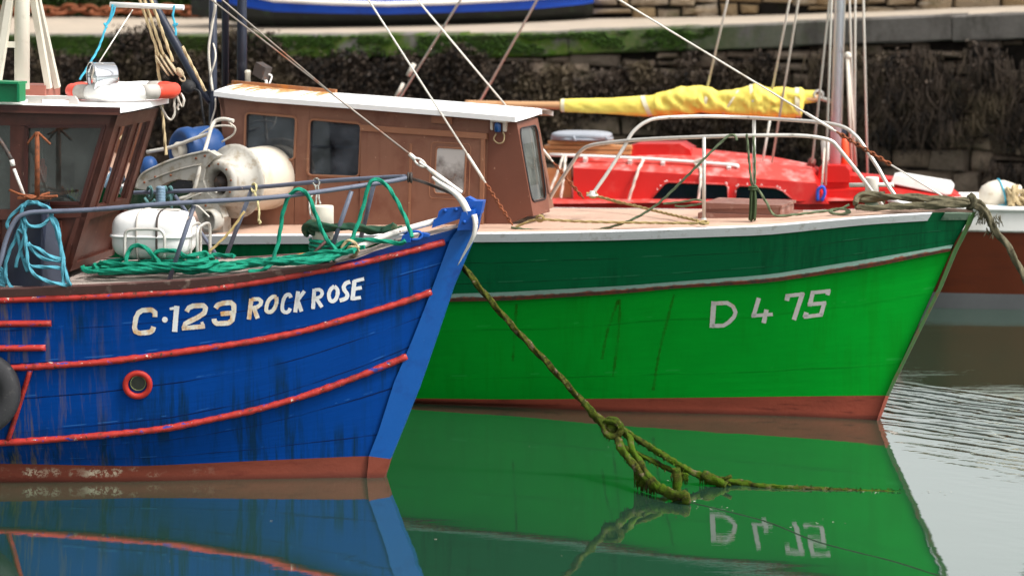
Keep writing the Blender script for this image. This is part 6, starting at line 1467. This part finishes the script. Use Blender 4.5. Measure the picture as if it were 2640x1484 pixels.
bl([P(1810, 1222, 17.64), P(1850, 1240, 17.6), P(1872, 1252, 17.58)], .04, .5); bl([P(1704, 1258, 17.18), P(1745, 1276, 17.06), P(1768, 1276, 17.0), P(1770, 1296, 17.0)], .036, .4)
g.tube([P(1860, 1236, 17.6), P(1886, 1226, 17.58)], .016, 6)
g.ellipsoid(K + Vector((0, -.02, .0)), (.055, 0, 0), (0, .05, 0), (0, 0, .055), 1, 14, 10)
for q in moss_on:                                             # fuzzy moss along the strops
    for p in q:
        for k in range(5):
            d = Vector((rnd.gauss(0, 1), rnd.gauss(0, 1), rnd.gauss(0, 1))).normalized(); a = p + d * .022; t_ = a + d * rnd.uniform(.008, .026) + Vector((0, 0, -.008)); sx = d.cross(Vector((.3, .5, .8))).normalized() * .008
            if a.z > .0: g.add([a - sx, a + sx, t_], [(0, 1, 2)])
for k in range(150):                                          # weed beards hanging from the splices
    (x0, y0, y_), (x1, y1, y2_) = rnd.choice([((1600, 1150, 17.7), (1705, 1258, 17.2)), ((1635, 1200, 17.5), (1690, 1250, 17.25)), ((1640, 1205, 17.48), (1680, 1240, 17.3)), ((1735, 1210, 17.6), (1770, 1215, 17.6)), ((1800, 1222, 17.64), (1880, 1242, 17.6))])
    f = rnd.random(); a = P(lerp(x0, x1, f), lerp(y0, y1, f) + 4, lerp(y_, y2_, f)); L_ = min(rnd.uniform(.04, .22) * (1 if x0 in (1635, 1640) else .45), max(.03, a.z - .005))
    sx = Vector((rnd.uniform(-.02, .02), 0, 0)); g.tube([a, a + sx + Vector((0, -.01, -L_ * .5)), a + sx * .5 + Vector((0, 0, -L_))], [.008, .007, .003], 5)
o = g.obj('mooring_rope', m_moss); tag(o, 'mossy green mooring rope splitting into weedy strops at the water', 'mooring rope')
g = MB(); pts = [wz(1768, 1291), wz(1850, 1311), wz(1980, 1345), wz(2110, 1396), wz(2300, 1445), wz(2420, 1482), wz(2600, 1530)]
g.tube(cr([Vector((p.x, p.y, -.004)) for p in pts], 8), .009, 8, wob=.3); o = g.obj('floating_line', paint('reflection_green_line', C(14, 52, 16), .6, .3, 12)); tag(o, 'thin line on the water below the strops, coloured as a dark green reflection streak', 'rope')  # line coloured dark green to stand in for a reflected streak
g = MB()
for k in range(46):
    if k < 34: px, py = rnd.choice([(1780, 1296), (1850, 1312), (2120, 1342), (2140, 1352), (2090, 1360), (1720, 1240), (2260, 1268), (2420, 1268)]); px += rnd.gauss(0, 26); py += rnd.gauss(0, 4)
    else: px, py = rnd.uniform(0, 2640), rnd.uniform(1100, 1480)
    c = wz(px, py); r_ = rnd.uniform(.002, .007) * (1 if k < 60 else .7); ln = rnd.uniform(1, 2.4)
    g.add([(c.x + math.cos(a) * r_ * ln, c.y + math.sin(a) * r_, .004) for a in (0, 1.05, 2.1, 3.14, 4.2, 5.2)] + [(c.x, c.y, .005)], [(0, 1, 6), (1, 2, 6), (2, 3, 6), (3, 4, 6), (4, 5, 6), (5, 0, 6)])
o = g.obj('floating_flecks', paint('pale_scum', C(190, 186, 170), .8, .3, 30, dirt=C(90, 84, 60), da=(.5, .6), ds=12)); tag(o, 'scattered pale flecks of scum and leaf floating on the harbour water', 'scum', kind='stuff')
